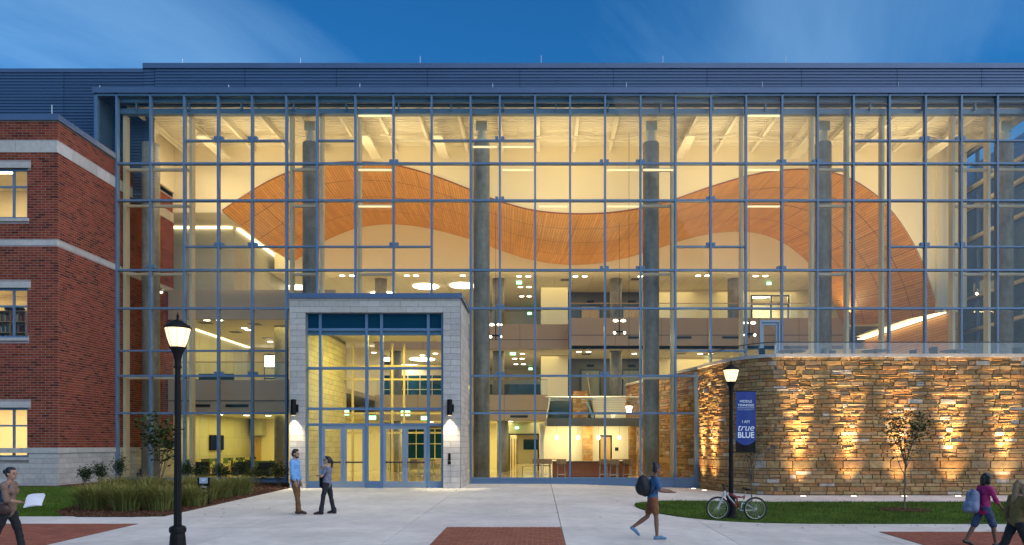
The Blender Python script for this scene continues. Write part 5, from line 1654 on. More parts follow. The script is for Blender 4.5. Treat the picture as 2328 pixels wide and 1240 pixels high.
lounge_bench(440, 520, 40.0, 4.87, 'teal bench behind the second floor handrail of the left lounge')
lounge_bench(1165, 1215, 51.5, 9.4, 'teal bench deep behind the third floor handrail under the exit sign')
# stone piers behind the reception
def pier(px0, px1, d, z1, label):
    r = thing('stone_pier', label, 'pier', (X((px0 + px1) / 2, d), d, 0), 'stone piers inside the hall')
    x0, x1 = X(px0, d), X(px1, d)
    b = MB(); b.box(x0 + .02, x1 - .02, d + .02, d + .5, 0, z1); b.build('core', M['ledgejoint'], r)
    z = 0
    while z < z1 - .04:
        h = min(random.choice((.1, .13, .16, .2)), z1 - z)
        x = x0
        while x < x1 - .02:
            e = min(x + random.uniform(.25, .5), x1)
            if x1 - e < .12: e = x1
            k = random.uniform(.8, 1.2); p = random.choice(SPAL)
            b = MB(); b.box(x, e - .01, d - random.uniform(0, .03), d + .1, z, z + h - .01, tuple(q * k for q in p)); b.build('stone', M['ledge'], r)
            x = e
        z += h
pier(1324, 1348, 42.0, 2.86, 'stone pier rising behind the reception desk left of the maple door')
pier(1430, 1452, 41.5, 2.78, 'stone pier behind the reception desk right of the maple door')
b = MB(); 
st = thing('stone_pier', 'stone clad pier beside the foot of the broad stair', 'pier', (X(1318, 43), 43, 3.22), 'stone piers inside the hall')
x0, x1 = X(1302, 43), X(1336, 43)
b.box(x0 + .02, x1 - .02, 42.92, 44.5, 3.22, 4.86); b.build('core', M['ledgejoint'], st)
z = 3.22
while z < 4.8:
    x = x0
    while x < x1 - .03:
        e = min(x + random.uniform(.2, .4), x1); k = random.uniform(.8, 1.2); p = random.choice(SPAL)
        b = MB(); b.box(x, e - .01, 42.9 - random.uniform(0, .03), 43.0, z, z + .13, tuple(q * k for q in p)); b.build('stone', M['ledge'], st); x = e
    z += .14

# =================================================================== STREET LAMPS
def street_lamp(x, y, label, power, scale=1.0):
    z = ground(x, y)
    r = thing('street_lamp', label, 'street lamp', (x, y, z), 'black post lamps on the plaza')
    c = (x, y, z)
    b = MB(); b.lathe(c, [(.23, 0), (.23, .06), (.19, .10), (.165, .16), (.15, .30), (.135, .50), (.125, .56), (.15, .585), (.15, .65), (.13, .68), (.075, .70)], 16); b.build('base', M['black'], r)
    b = MB()
    seg = 24
    prof = [(.072, .70), (.066, 1.6), (.058, 2.6), (.052, 3.52)]
    vs_, fs = [], []
    for rr, h in prof:
        for k in range(seg):
            q = rr * (1.0 if k % 2 else .92); a = 2 * math.pi * k / seg; vs_.append((x + q * math.cos(a), y + q * math.sin(a), z + h))
    for i in range(len(prof) - 1):
        for k in range(seg): fs.append((i * seg + k, i * seg + (k + 1) % seg, (i + 1) * seg + (k + 1) % seg, (i + 1) * seg + k))
    b.add(vs_, fs); b.build('pole', M['black'], r)
    b = MB(); b.lathe(c, [(.054, 3.50), (.07, 3.52), (.07, 3.545), (.058, 3.56), (.062, 3.66), (.085, 3.76), (.115, 3.82), (.115, 3.84), (.14, 3.85), (.145, 3.87), (.145, 3.885)], 18); b.build('neck', M['black'], r)
    b = MB(); b.lathe(c, [(.118, 3.887), (.15, 3.95), (.185, 4.06), (.21, 4.17), (.222, 4.215)], 28); b.build('lamp_globe', M['lampglow'], r, smooth=True)
    b = MB()
    for k in range(8):
        a = 2 * math.pi * (k + .5) / 8
        b.tube([(x + q * math.cos(a), y + q * math.sin(a), z + h) for q, h in ((.128, 3.886), (.16, 3.95), (.195, 4.06), (.22, 4.17), (.232, 4.215))], .004, 5)
    b.build('cage', M['darkmetal'], r)
    b = MB(); b.lathe(c, [(.240, 4.216), (.245, 4.235), (.20, 4.285), (.13, 4.32), (.10, 4.33), (.10, 4.35), (.07, 4.36), (.025, 4.38), (.018, 4.42), (.03, 4.44), (.012, 4.47), (.004, 4.52)], 22); b.build('cap', M['black'], r)
    r.scale = (scale * .95, scale * .95, scale)
    return r
lx, ly = X(404, 12.75), 12.75
street_lamp(lx, ly, 'nearer black post lamp with glowing urn shaped globe before the planting bed', 70, .965)
rx_, ry_ = X(1662, 20.75), 20.75
lamp2 = street_lamp(rx_, ry_, 'farther black post lamp carrying the blue banner beside the stone wall', 70, .99)
# the globe is glass: let the bulb's light out through it
gm = M['lampglow'].node_tree
# banner
by = 20.72
bx0, bx1 = X(1673, by), X(1718, by)
bz0, bz1 = Z(1027, by), Z(891, by)
bn_ = thing('banner', 'blue lamp post banner with white lettering and a black lower edge', 'banner', ((bx0 + bx1) / 2, by, bz0))
mblue = mat('banner_blue', (0.016, 0.045, 0.22), 0.7, var=.06, vscale=2); mwhite = mat('print_white', (0.80, 0.82, 0.85), 0.7); mgrey = mat('print_grey', (0.40, 0.45, 0.58), 0.7)
def bend(u): return .02 * math.sin(u * math.pi * 1.0) + .012 * math.sin(u * 7)
NB = 16
def cloth(z_lo, z_hi, m, name):
    b = MB(); v, f = [], []
    for i in range(NB + 1):
        u = i / NB; x = lerp(bx0, bx1, u)
        zl = z_lo(u) if callable(z_lo) else z_lo
        zh = z_hi(u) if callable(z_hi) else z_hi
        for z in (zl, zh):
            v.append((x, by + .006 * math.sin(u * 9), z)); 
        for z in (zh, zl): v.append((x, by + .006 + .006 * math.sin(u * 9), z))
    for i in range(NB):
        for q in range(4): f.append((4 * i + q, 4 * i + 4 + q, 4 * i + 4 + (q + 1) % 4, 4 * i + (q + 1) % 4))
    b.add(v, f); return b.build(name, m, bn_)
arcf = lambda u: bz0 + .18 + .14 * (2 * u - 1) ** 2
cloth(arcf, bz1, mblue, 'cloth'); cloth(bz0, lambda u: arcf(u) - .001, M['black'], 'lower_edge')
for z in (bz0 - .012, bz1 + .012):
    b = MB(); b.tube([(rx_, ry_, z), (bx1 + .03, by + .003, z)], .011, 8); b.lathe((rx_, ry_, z - .03), [(.075, 0), (.075, .06)], 14); b.build('arm', M['black'], bn_)
bc = (bx0 + bx1) / 2
bw = bx1 - bx0
H_ = bz1 - bz0
def bz(py): return Z(py, by)
ty = by - .0085
text_mesh('MIDDLE', .098, mwhite, (bc, ty, bz(913.2)), bn_, bold=.001, sx=1.02)
text_mesh('TENNESSEE', .092, mwhite, (bc, ty, bz(922.0)), bn_, bold=.001, sx=.98)
b = MB(); b.box(bc - bw * .43, bc + bw * .43, ty - .001, ty + .001, bz(928), bz(927.3)); b.build('rule', mwhite, bn_)
text_mesh('STATE UNIVERSITY', .058, mgrey, (bc, ty, bz(932)), bn_, sx=.95)
text_mesh('I AM', .12, mwhite, (bc, ty, bz(959.5)), bn_, sx=.9)
text_mesh('true', .27, mwhite, (bc - .01, ty, bz(973)), bn_, shear=.28, sx=1.02)
text_mesh('BLUE', .225, mwhite, (bc, ty, bz(990)), bn_, bold=.005, sx=.92)
# building sign in the planting bed
d = gd(1149, -10); 
sgx0, sgx1 = X(450, d), X(477, d)
zg = ground((sgx0 + sgx1) / 2, d)
sg = thing('building_sign', 'small black two post sign with grey header in the planting bed', 'sign', ((sgx0 + sgx1) / 2, d, zg))
for x in (sgx0, sgx1 - .05):
    b = MB(); b.box(x, x + .05, d - .03, d + .03, zg - .1, zg + .86); b.build('post', M['black'], sg)
b = MB(); b.box(sgx0 + .051, sgx1 - .051, d - .015, d + .015, zg + .68, zg + .86); b.build('header', mgrey, sg)
b = MB(); b.box(sgx0 + .051, sgx1 - .051, d - .015, d + .015, zg + .36, zg + .678); b.build('panel', M['black'], sg)
sm = (sgx0 + sgx1) / 2
text_mesh('MT', .075, mwhite, (sm, d - .017, zg + .77), sg, bold=.002, shear=.2)
text_mesh('Science', .075, mwhite, (sm, d - .017, zg + .575), sg, bold=.001, sx=.85); text_mesh('Building', .075, mwhite, (sm, d - .017, zg + .455), sg, bold=.001, sx=.85)

# =================================================================== BICYCLE
bd = 20.3
def bp_(zx, zy, dy=0.0): return W(1590 + zx / 10.33, 1080 + zy / 10.33, bd) + Vector((0, dy, 0))
fw, rw = bp_(430, 832), bp_(1315, 868)
zgr = ground(fw.x, bd) + .0
drop = (fw.z - .325) - zgr
bike = thing('bicycle', 'red and white mountain bicycle with black saddle leaning by the lamp post', 'bicycle', (fw.x + .5, bd, zgr))
mred = mat('red_enamel', (0.20, 0.014, 0.013), 0.3, coat=.4); msil = mat('white_enamel', (0.42, 0.44, 0.48), 0.3, coat=.3); mrub = mat('tyre_rubber', (0.016, 0.015, 0.015), 0.8)
def circ(c, r, n=40): return [Vector((c.x + r * math.cos(2 * math.pi * k / n), c.y, c.z + r * math.sin(2 * math.pi * k / n))) for k in range(n + 1)]
def bpz(zx, zy, dy=0.0):
    p = bp_(zx, zy, dy); p.z -= drop; return p
fw, rw = bpz(430, 832), bpz(1315, 868)
fw.z = ground(fw.x, bd) + .325; rw.z = ground(rw.x, bd) + .325 + .02
for c in (fw, rw):
    b = MB(); b.lathe(tuple(c), [(.02, -.05), (.025, -.03), (.02, 0), (.025, .03), (.02, .05)], 10)
    hub = MB(); hub.tube([c + Vector((0, -.055, 0)), c + Vector((0, .055, 0))], .022, 10)
    wh = hub.build('wheel', M['steel'], bike)
    t = MB(); t.tube(circ(c, .30), .026, 8, cap=False); t.build('tyre', mrub, wh, smooth=True)
    t = MB(); t.tube(circ(c, .272), .008, 6, cap=False); t.build('rim', M['steel'], wh, smooth=True)
    t = MB()
    for k in range(28):
        a = 2 * math.pi * k / 28; a2 = a + (.5 if k % 2 else -.5)
        t.tube([c + Vector((.02 * math.cos(a2), .03 * (1 if k % 2 else -1), .02 * math.sin(a2))), c + Vector((.27 * math.cos(a), 0, .27 * math.sin(a)))], .0017, 4, cap=False)
    t.build('spokes', M['steel'], wh)
    t = MB(); t.obox(c + Vector((.10, -.015, .17 if c is fw else -.22)), (.035, 0, -.02), (0, .006, 0), (.006, 0, .012)); t.build('reflector', msil, wh)
b = MB()
b.tube([bpz(690, 490), bpz(830, 545), bpz(880, 575)], [.03, .032, .03], 10); b.tube([bpz(830, 560), bpz(1000, 575), bpz(1065, 540)], [.024, .022, .02], 10)
b.tube([bpz(1065, 535), bpz(1040, 625)], .02, 8); b.tube([bpz(870, 560), bpz(900, 700), bpz(905, 810)], [.03, .024, .028], 10); b.tube([bpz(740, 640), bpz(850, 780), bpz(905, 815)], .022, 8)
b.build('frame', mred, bike, smooth=True)
b = MB(); b.tube([bpz(640, 470), bpz(700, 580), bpz(830, 725)], .022, 8); b.tube([bpz(1005, 700), bpz(968, 880)], .016, 8); b.tube([bpz(900, 820), bpz(970, 885), bpz(1330, 872)], .014, 8); b.tube([bpz(1010, 700), bpz(1320, 850)], .014, 8); b.tube([bpz(600, 420), bpz(560, 545)], .028, 10)
b.build('swing_arm', msil, bike, smooth=True)
b = MB()
for s_ in (-.055, .055): b.tube([bpz(545, 545, s_), bpz(430, 832, s_)], [.02, .013], 8)
b.beam(bpz(545, 545, -.06), bpz(545, 545, .06), .03, .04); b.build('fork', msil, bike)
b = MB(); b.tube([bpz(600, 430), bpz(575, 350)], .017, 8); b.tube([bpz(575, 350), bpz(545, 300)], .015, 8); b.tube([bpz(560, 300, -.30), bpz(545, 290, -.12), bpz(545, 300, 0), bpz(545, 290, .12), bpz(640, 295, .30)], .012, 8)
for s_ in (-.30, .30): b.tube([bpz(560 if s_ < 0 else 640, 297, s_), bpz(590 if s_ < 0 else 660, 300, s_ * 1.35)], .017, 8)
b.tube([bpz(545, 320, -.2), bpz(515, 385, -.22)], .01, 6); b.build('handlebar', M['black'], bike)
b = MB(); b.tube([bpz(1065, 540), bpz(1085, 430)], .013, 8); b.build('seat_post', M['steel'], bike)
b = MB(); b.ell(bpz(1150, 395), (.085, .07, .03)); b.ell(bpz(1060, 375), (.085, .03, .02)); b.build('saddle', M['black'], bike, smooth=True)
cr = bpz(960, 900)
b = MB(); b.tube(circ(cr + Vector((0, -.06, 0)), .075, 24), .006, 5); b.tube([cr + Vector((0, -.07, 0)), cr + Vector((0, .07, 0))], .02, 8); b.tube([cr + Vector((0, -.075, 0)), cr + Vector((.05, -.085, -.16))], .011, 6); b.tube([cr + Vector((0, .075, 0)), cr + Vector((-.05, .085, .16))], .011, 6)
b.box(cr.x, cr.x + .1, bd - .17, bd - .09, cr.z - .175, cr.z - .155); b.box(cr.x - .1, cr.x, bd + .09, bd + .17, cr.z + .15, cr.z + .17); b.build('crank', M['darkmetal'], bike)
b = MB(); b.tube([cr + Vector((0, -.06, .075)), rw + Vector((0, -.05, .04))], .005, 5); b.tube([cr + Vector((0, -.06, -.075)), rw + Vector((0, -.05, -.10))], .005, 5); b.build('chain', M['darkmetal'], bike)

# =================================================================== PLANTS
def leaf(mb, p, l, w, rnd, t):
    a = rnd.uniform(0, 6.28); e = rnd.uniform(-.9, .7)
    d_ = Vector((math.cos(a) * math.cos(e), math.sin(a) * math.cos(e), math.sin(e)))
    s_ = d_.cross(Vector((rnd.uniform(-.4, .4), rnd.uniform(-.4, .4), 1))).normalized()
    n = d_.cross(s_)
    m_ = p + d_ * l * .5
    mb.add([p, m_ + s_ * w + n * w * .25, p + d_ * l, m_ - s_ * w + n * w * .25], [(0, 1, 2), (0, 2, 3)], t)
def branchy(rnd, base, h, spread, n, r0, up=.75):
    """limbs: list of polylines with radii, tips"""
    limbs, tips = [], []
    for k in range(n):
        a = 2 * math.pi * (k / n) + rnd.uniform(-.4, .4)
        z0 = rnd.uniform(.0, .35)
        p = base + Vector((0, 0, h * z0))
        q = p + Vector((math.cos(a) * spread * .45, math.sin(a) * spread * .45, h * (.35 + .1 * rnd.random())))
        s_ = q + Vector((math.cos(a + rnd.uniform(-.5, .5)) * spread * .5, math.sin(a) * spread * .5, h * (.25 + .25 * rnd.random())))
        limbs.append(([p, (p + q) / 2 + Vector((0, 0, -h * .03)), q, s_], [r0, r0 * .8, r0 * .6, r0 * .2]))
        tips += [q, s_, (q + s_) / 2]
        for _ in range(3):
            u = q.lerp(s_, rnd.random()); t_ = u + Vector((rnd.uniform(-1, 1) * spread * .4, rnd.uniform(-1, 1) * spread * .4, rnd.uniform(-.05, .3) * h))
            limbs.append(([u, (u + t_) / 2 + Vector((0, 0, .02)), t_], [r0 * .35, r0 * .25, r0 * .1])); tips += [t_, u.lerp(t_, .6)]
    return limbs, tips
def young_tree(loc, label, trunk_h, crown_h, spread, nleaf, lm, seed, n=7, r0=.03, lsize=.075, name='young_tree', cluster=.16):
    rnd = random.Random(seed)
    r = thing(name, label, 'tree', loc)
    p0 = Vector(loc)
    b = MB()
    pts = [p0 + Vector((0, 0, -.05))] + [p0 + Vector((rnd.uniform(-.025, .025), rnd.uniform(-.02, .02), trunk_h * k / 5)) for k in range(1, 6)] + [p0 + Vector((.02, 0, trunk_h + crown_h * .35)), p0 + Vector((-.03, .02, trunk_h + crown_h * .9))]
    b.tube(pts, [r0 * 1.35, r0 * 1.1, r0, r0 * .95, r0 * .9, r0 * .85, r0 * .55, r0 * .15], 8)
    limbs, tips = branchy(rnd, p0 + Vector((0, 0, trunk_h)), crown_h, spread, n, r0 * .55)
    tips += [pts[-1], pts[-1].lerp(pts[-2], .5)]
    for q, rr in limbs: b.tube(q, rr, 5)
    b.build('trunk', M['bark'], r)
    b = MB()
    for _ in range(nleaf):
        t = rnd.choice(tips) + Vector((rnd.gauss(0, cluster), rnd.gauss(0, cluster), rnd.gauss(0, cluster * .8)))
        k = rnd.uniform(.5, 1.5)
        leaf(b, t, lsize * rnd.uniform(.7, 1.3), lsize * .33, rnd, (k * rnd.uniform(.85, 1.3), k, k * rnd.uniform(.6, 1)))
    b.build('crown', lm, r)
    return r
d = gd(1163, 9)
tx_ = X(2057, d)
young_tree((tx_, d, ground(tx_, d)), 'slender young tree with sparse leaves standing on the lawn before the stone wall', 1.05, 1.75, .55, 1150, M['leaf'], 21, n=8, lsize=.095)
b = MB()
rnd = random.Random(9)
for _ in range(400):
    a, q = rnd.uniform(0, 6.28), .62 * math.sqrt(rnd.random()); x, y = tx_ + q * 1.25 * math.cos(a), d + q * math.sin(a)
    b.obox((x, y, ground(x, y) + .055), (rnd.uniform(.02, .05), rnd.uniform(-.02, .02), 0), (rnd.uniform(-.01, .01), .015, 0), (0, 0, .012), (rnd.uniform(.8, 2.2),) * 3)
o = b.build('bark_chips', M['mulch'], None, kind='stuff'); o['label'] = 'ring of bark mulch round the trunk of the young tree'; o['category'] = 'mulch'
d = 24.4
tx2 = X(1708, d)
young_tree((tx2, d, ground(tx2, d)), 'thin upright young tree with yellowing leaves behind the banner and bicycle', .75, 1.75, .42, 330, M['leaf2'], 33, n=11, r0=.024, lsize=.085)
d = 26.5
tx3 = X(362, d)
young_tree((tx3, d, ground(tx3, d)), 'multi branched magnolia shrub with large dark leaves behind the near lamp post', .25, 2.35, .62, 620, M['leaf'], 5, n=8, r0=.03, lsize=.17, name='magnolia', cluster=.13)
def shrub(px, py, d, w, h, label, lm='leaf', seed=0, n=620):
    rnd = random.Random(seed)
    x = X(px, d); z = ground(x, d)
    r = thing('shrub', label, 'shrub', (x, d, z), 'low evergreen shrubs along the building')
    b = MB(); tips = []
    for k in range(9):
        a = rnd.uniform(0, 6.28); q = rnd.uniform(.2, .85)
        t = Vector((x + math.cos(a) * w * q * .5, d + math.sin(a) * w * q * .5, z + h * rnd.uniform(.5, 1.0)))
        b.tube([(x, d, z - .03), ((x + t.x) / 2, (d + t.y) / 2, z + h * .4), t], [.014, .010, .004], 5); tips.append(t)
    b.build('stem', M['bark'], r)
    b = MB()
    for _ in range(n):
        t = rnd.choice(tips) + Vector((rnd.gauss(0, w * .17), rnd.gauss(0, w * .17), rnd.gauss(-.03, h * .14)))
        k = rnd.uniform(.45, 1.6); leaf(b, t, rnd.uniform(.06, .12), .028, rnd, (k, k, k * .8))
    b.build('foliage', M[lm], r)
for k, (px, py, d, w, h, lm, lab) in enumerate(((193, 1095, 29.0, .42, .62, 'leaf', 'small rounded shrub before the limestone base, farther from the glazing'), (228, 1090, 29.0, .48, .72, 'leaf', 'small rounded shrub before the limestone base, nearer the glazing'),
        (273, 1090, 32.2, .52, .85, 'leaf', 'shrub at the corner where brick wing and glazing meet'), (424, 1070, 31.8, .55, .75, 'leaf', 'dark shrub just right of the near lamp post'), (455, 1072, 32.2, .7, .72, 'leaf', 'wide dark shrub second right of the near lamp post'), (503, 1072, 32.2, .55, .70, 'leaf', 'dark shrub before the long patterned sofa'),
        (545, 1070, 32.2, .75, .80, 'leaf', 'broad dark shrub left of the pale green shrub'), (588, 1078, 31.8, .72, .62, 'leaf2', 'pale green loose shrub beneath the lounge window'), (634, 1080, 30.9, .75, .90, 'leaf', 'tall dark shrub against the portal, left of the man'))):
    shrub(px, py, d, w * 1.1, h * 1.12, lab, lm, 50 + k)
def orn_grass(px, d, w, h, label, seed, n=1150):
    rnd = random.Random(seed)
    x = X(px, d); z = ground(x, d)
    b = MB()
    for _ in range(n):
        a = rnd.uniform(0, 6.28); q = abs(rnd.gauss(0, .16)) * w
        ox, oy = math.cos(a) * q, math.sin(a) * q
        hh = .80 * h * rnd.uniform(.5, 1.1); out = rnd.uniform(.1, .78) * w * (.5 + hh / h * .5)
        a2 = a + rnd.uniform(-.5, .5)
        dx, dy = math.cos(a2), math.sin(a2)
        k = rnd.uniform(.5, 1.35)
        c0 = (k * rnd.uniform(.75, 1.0), k, k * .7)
        wv = .006
        p = [Vector((x + ox, d + oy, z)), Vector((x + ox + dx * out * .3, d + oy + dy * out * .3, z + hh * .55)), Vector((x + ox + dx * out * .7, d + oy + dy * out * .7, z + hh * .88)), Vector((x + ox + dx * out, d + oy + dy * out, z + hh * rnd.uniform(.8, 1.05)))]
        s_ = Vector((-dy, dx, 0)) * wv
        b.add([p[0] - s_, p[0] + s_, p[1] + s_ * .9, p[1] - s_ * .9], [(0, 1, 2, 3)], c0)
        b.add([p[1] - s_ * .9, p[1] + s_ * .9, p[2] + s_ * .6, p[2] - s_ * .6], [(0, 1, 2, 3)], (c0[0] * 1.1, c0[1] * 1.05, c0[2]))
        b.add([p[2] - s_ * .6, p[2] + s_ * .6, p[3]], [(0, 1, 2)], (c0[0] * 1.7, c0[1] * 1.25, c0[2] * 1.1))
    o = b.build('ornamental_grass', M['reed']); tag(o, label, 'ornamental grass', 'ornamental grass clumps in the planting bed')
GR = ((212, 21.6, 1.15, .95, 'clump of arching ornamental grass nearest the lawn, front row'), (292, 21.3, 1.25, 1.0, 'full clump of ornamental grass in the front row, second from the lawn'), (368, 21.4, 1.2, .95, 'clump of ornamental grass in the front row just left of the lamp post'), (436, 22.6, 1.1, .85, 'clump of ornamental grass right behind the small black sign'),
      (250, 23.4, 1.2, .95, 'clump of ornamental grass in the second row near the lawn'), (330, 23.5, 1.25, 1.0, 'clump of ornamental grass in the second row left of the lamp post'), (405, 24.2, 1.2, .95, 'clump of ornamental grass hidden by the lamp post'), (470, 24.6, 1.15, .92, 'clump of ornamental grass behind and above the black sign'),
      (505, 25.6, 1.1, .9, 'clump of ornamental grass right of the black sign'), (545, 26.6, 1.05, .9, 'last clump of ornamental grass towards the entrance'), (275, 25.6, 1.2, .9, 'clump of ornamental grass in the back row before the brick corner'), (345, 26.0, 1.2, .9, 'clump of ornamental grass at the foot of the magnolia'), (440, 26.6, 1.2, .9, 'clump of ornamental grass in the back row right of the lamp post'))
for k, (px, d, w, h, lab) in enumerate(GR): orn_grass(px, d, w, h, lab, 70 + k)

# trees across the plaza, behind the camera: they show only as dark shapes mirrored in the lower glass
rnd = random.Random(77)
b = MB()
for k in range(17):
    x0, y0, h = -72 + k * 9 + rnd.uniform(-3, 3), -42 + rnd.uniform(-6, 6), rnd.uniform(6.5, 11.5)
    b.tube([(x0, y0, -1.6), (x0, y0, h * .5)], [.25, .12], 6, (.6, .5, .4))
    for _ in range(900):
        u = rnd.random() ** .7; a = rnd.uniform(0, 6.28); q = 3.4 * math.sqrt(rnd.random()) * (1.05 - abs(u - .4))
        leaf(b, Vector((x0 + q * math.cos(a), y0 + q * math.sin(a), 1.2 + u * (h - 1.2))), rnd.uniform(.4, .8), .25, rnd, (1, 1, 1))
o = b.build('treeline', M['leaf'], None, kind='stuff'); o['label'] = 'row of dark trees across the plaza mirrored in the lower glass'; o['category'] = 'trees'

# a few fallen leaves on lawn and paving near the young trees
b = MB(); rnd = random.Random(3)
for _ in range(260):
    c_ = rnd.choice((tx_, tx_, tx2, tx3 + 1.5, 6.0))
    x, y = c_ + rnd.gauss(0, 2.2), rnd.uniform(18.5, 27.5)
    if x < -9.5: continue
    k = rnd.uniform(.6, 1.6); on = 3.3 < x and rl_lo(x) < y < rl_hi(x)
    a = rnd.uniform(0, 6.28); l = rnd.uniform(.03, .06); z = ground(x, y) + (.075 if on else .012)
    b.add([(x, y, z), (x + l * math.cos(a) - l * .4 * math.sin(a), y + l * math.sin(a) + l * .4 * math.cos(a), z + .01), (x + 2 * l * math.cos(a), y + 2 * l * math.sin(a), z + .004), (x + l * math.cos(a) + l * .4 * math.sin(a), y + l * math.sin(a) - l * .4 * math.cos(a), z + .012)], [(0, 1, 2), (0, 2, 3)], (k * 1.6, k * .9, k * .5))
o = b.build('fallen_leaves', M['leaf2'], None, kind='stuff'); o['label'] = 'scattered fallen leaves on the lawn and paving near the young trees'; o['category'] = 'leaves'
# =================================================================== PEOPLE
def skin(name, c): return mat(name, c, 0.55, var=.05, vscale=9)
FOLDS = bpy.data.textures.new('cloth_folds', 'CLOUDS')
FOLDS.noise_scale, FOLDS.noise_depth = 0.085, 1
class Body:
    """capsules and ellipsoids in the person's own frame (x forward, y left, z up), fused into one surface"""
    def __init__(s): s.mb = MB()
    def cap(s, p, q, r1, r2, flat=None):
        p, q = Vector(p), Vector(q)
        n = (q - p).normalized()
        s.mb.tube([p - n * r1 * .97, p - n * r1 * .75, p - n * r1 * .35, p, q, q + n * r2 * .35, q + n * r2 * .75, q + n * r2 * .97],
                  [r1 * .22, r1 * .66, r1 * .94, r1, r2, r2 * .94, r2 * .66, r2 * .22], 12)
        return s
    def ell(s, c, rad, rot=None): s.mb.ell(c, rad, rot, 16, 10); return s
    def build(s, name, m, root, mtx, voxel, smooth=3, folds=0):
        o0 = origin(root)
        s.mb.v = [tuple((mtx @ Vector(q)) + o0) for q in s.mb.v]
        o = s.mb.build(name, m, root, smooth=True)
        md = o.modifiers.new('fuse', 'REMESH'); md.mode = 'VOXEL'; md.voxel_size = voxel; md.use_smooth_shade = True
        md = o.modifiers.new('soften', 'SMOOTH'); md.factor = .5; md.iterations = smooth
        if folds:
            md = o.modifiers.new('folds', 'DISPLACE'); md.texture = FOLDS; md.strength = folds; md.mid_level = .5; md.texture_coords = 'LOCAL'
        return o
def rotm(lean): return Matrix.Rotation(lean, 3, 'Y')
def person(label, loc, H, yaw, pose, wear, sk, fem=False, group=None):
    """pose angles in degrees: lean, legs [(thigh forward, knee bend, spread)] left then right, arms [(forward, out, elbow bend, inward)]"""
    k = H / 1.75
    root = thing('person', label, 'person', loc, group)
    lean = R(pose.get('lean', 0))
    tw = R(pose.get('twist', 0))
    hw = .092 if fem else .088
    sw = (.168 if fem else .195)
    legs, arms = [], []
    for i, (th, kn, sp) in enumerate(pose['legs']):
        sg = 1 if i == 0 else -1
        hip = Vector((0, sg * hw, 0))
        t1, t2 = R(th), R(th - kn)
        knee = hip + Vector((math.sin(t1) * .43, sg * math.sin(R(sp)) * .43, -math.cos(t1) * .43))
        ank = knee + Vector((math.sin(t2) * .42, sg * math.sin(R(sp)) * .3, -math.cos(t2) * .42))
        fp = R(pose.get('foot', (0, 0))[i])
        toe = ank + Vector((math.cos(fp) * .19, sg * .03, -.055 - math.sin(fp) * .19))
        heel = ank + Vector((-.045 * math.cos(fp), 0, -.055 + .045 * math.sin(fp)))
        legs.append((hip, knee, ank, toe, heel))
    low = min(min(l[3].z, l[4].z) for l in legs) - .032
    up = Vector((0, 0, -low))
    legs = [tuple(p + up for p in l) for l in legs]
    pel = Vector((0, 0, .02)) + up
    Rl = rotm(lean)
    def T(x, y, z): return pel + Rl @ Vector((x, y, z))
    chest, neck, head = T(.005, 0, .34), T(0, 0, .52), T(.02, 0, .52) + Vector((.015, 0, .155))
    hy = R(pose.get('head', 0))
    HR = Matrix.Rotation(hy, 3, 'Z') @ Matrix.Rotation(R(pose.get('nod', 0)), 3, 'Y')
    def Hd(x, y, z): return head + HR @ Vector((x, y, z))
    for i, (fw_, out, el, inw) in enumerate(pose['arms']):
        sg = 1 if i == 0 else -1
        sh = T(0, sg * sw, .46)
        a = R(fw_)
        d1 = Vector((math.sin(a) * math.cos(R(out)), sg * math.sin(R(out)), -math.cos(a) * math.cos(R(out))))
        elb = sh + d1 * .285
        a2 = R(fw_ + el)
        d2 = Vector((math.sin(a2) * math.cos(R(inw)), -sg * math.sin(R(inw)), -math.cos(a2) * math.cos(R(inw))))
        wr = elb + d2 * .245
        arms.append((sh, elb, wr, d2, sg))
    S = Matrix.Diagonal((k, k, k)).to_4x4()
    mtx = Matrix.Rotation(yaw, 4, 'Z') @ S
    skm = skin('skin', sk)
    bd_ = Body()
    # trunk, neck, head
    bd_.ell(T(0, 0, .03), (.095, .15 if fem else .14, .11), Rl).ell(T(0, 0, .2), (.085, .115 if fem else .13, .14), Rl).ell(T(0, 0, .37), (.10, .145 if fem else .165, .15), Rl)
    if fem: bd_.ell(T(.075, .06, .35), (.055, .06, .06), Rl).ell(T(.075, -.06, .35), (.055, .06, .06), Rl)
    bd_.cap(T(-.005, 0, .46), head + Vector((-.012, 0, -.06)), .056, .05)
    bd_.cap(T(-.01, sw * .25, .49), T(0, sw, .455), .06, .052).cap(T(-.01, -sw * .25, .49), T(0, -sw, .455), .06, .052)
    bd_.ell(Hd(-.005, 0, .025), (.095, .075, .098)).ell(Hd(.025, 0, -.045), (.068, .056, .068)).ell(Hd(.055, 0, -.085), (.03, .032, .022))
    bd_.cap(Hd(.085, 0, .02), Hd(.108, 0, -.022), .011, .015).ell(Hd(.088, 0, -.058), (.012, .024, .009)).ell(Hd(.08, 0, .04), (.014, .05, .012))
    for sg in (1, -1): bd_.ell(Hd(-.005, sg * .074, -.005), (.022, .012, .032))
    for i, (hip, knee, ank, toe, heel) in enumerate(legs):
        bd_.cap(hip + Vector((0, 0, .0)), knee, .083, .054).cap(knee, knee.lerp(ank, .35), .052, .056).cap(knee.lerp(ank, .35), ank, .056, .035)
        bd_.cap(ank, heel + Vector((0, 0, .01)), .036, .034).cap(heel, ank.lerp(toe, .6), .03, .034).cap(ank.lerp(toe, .6) + Vector((0, 0, -.012)), toe, .034, .024)
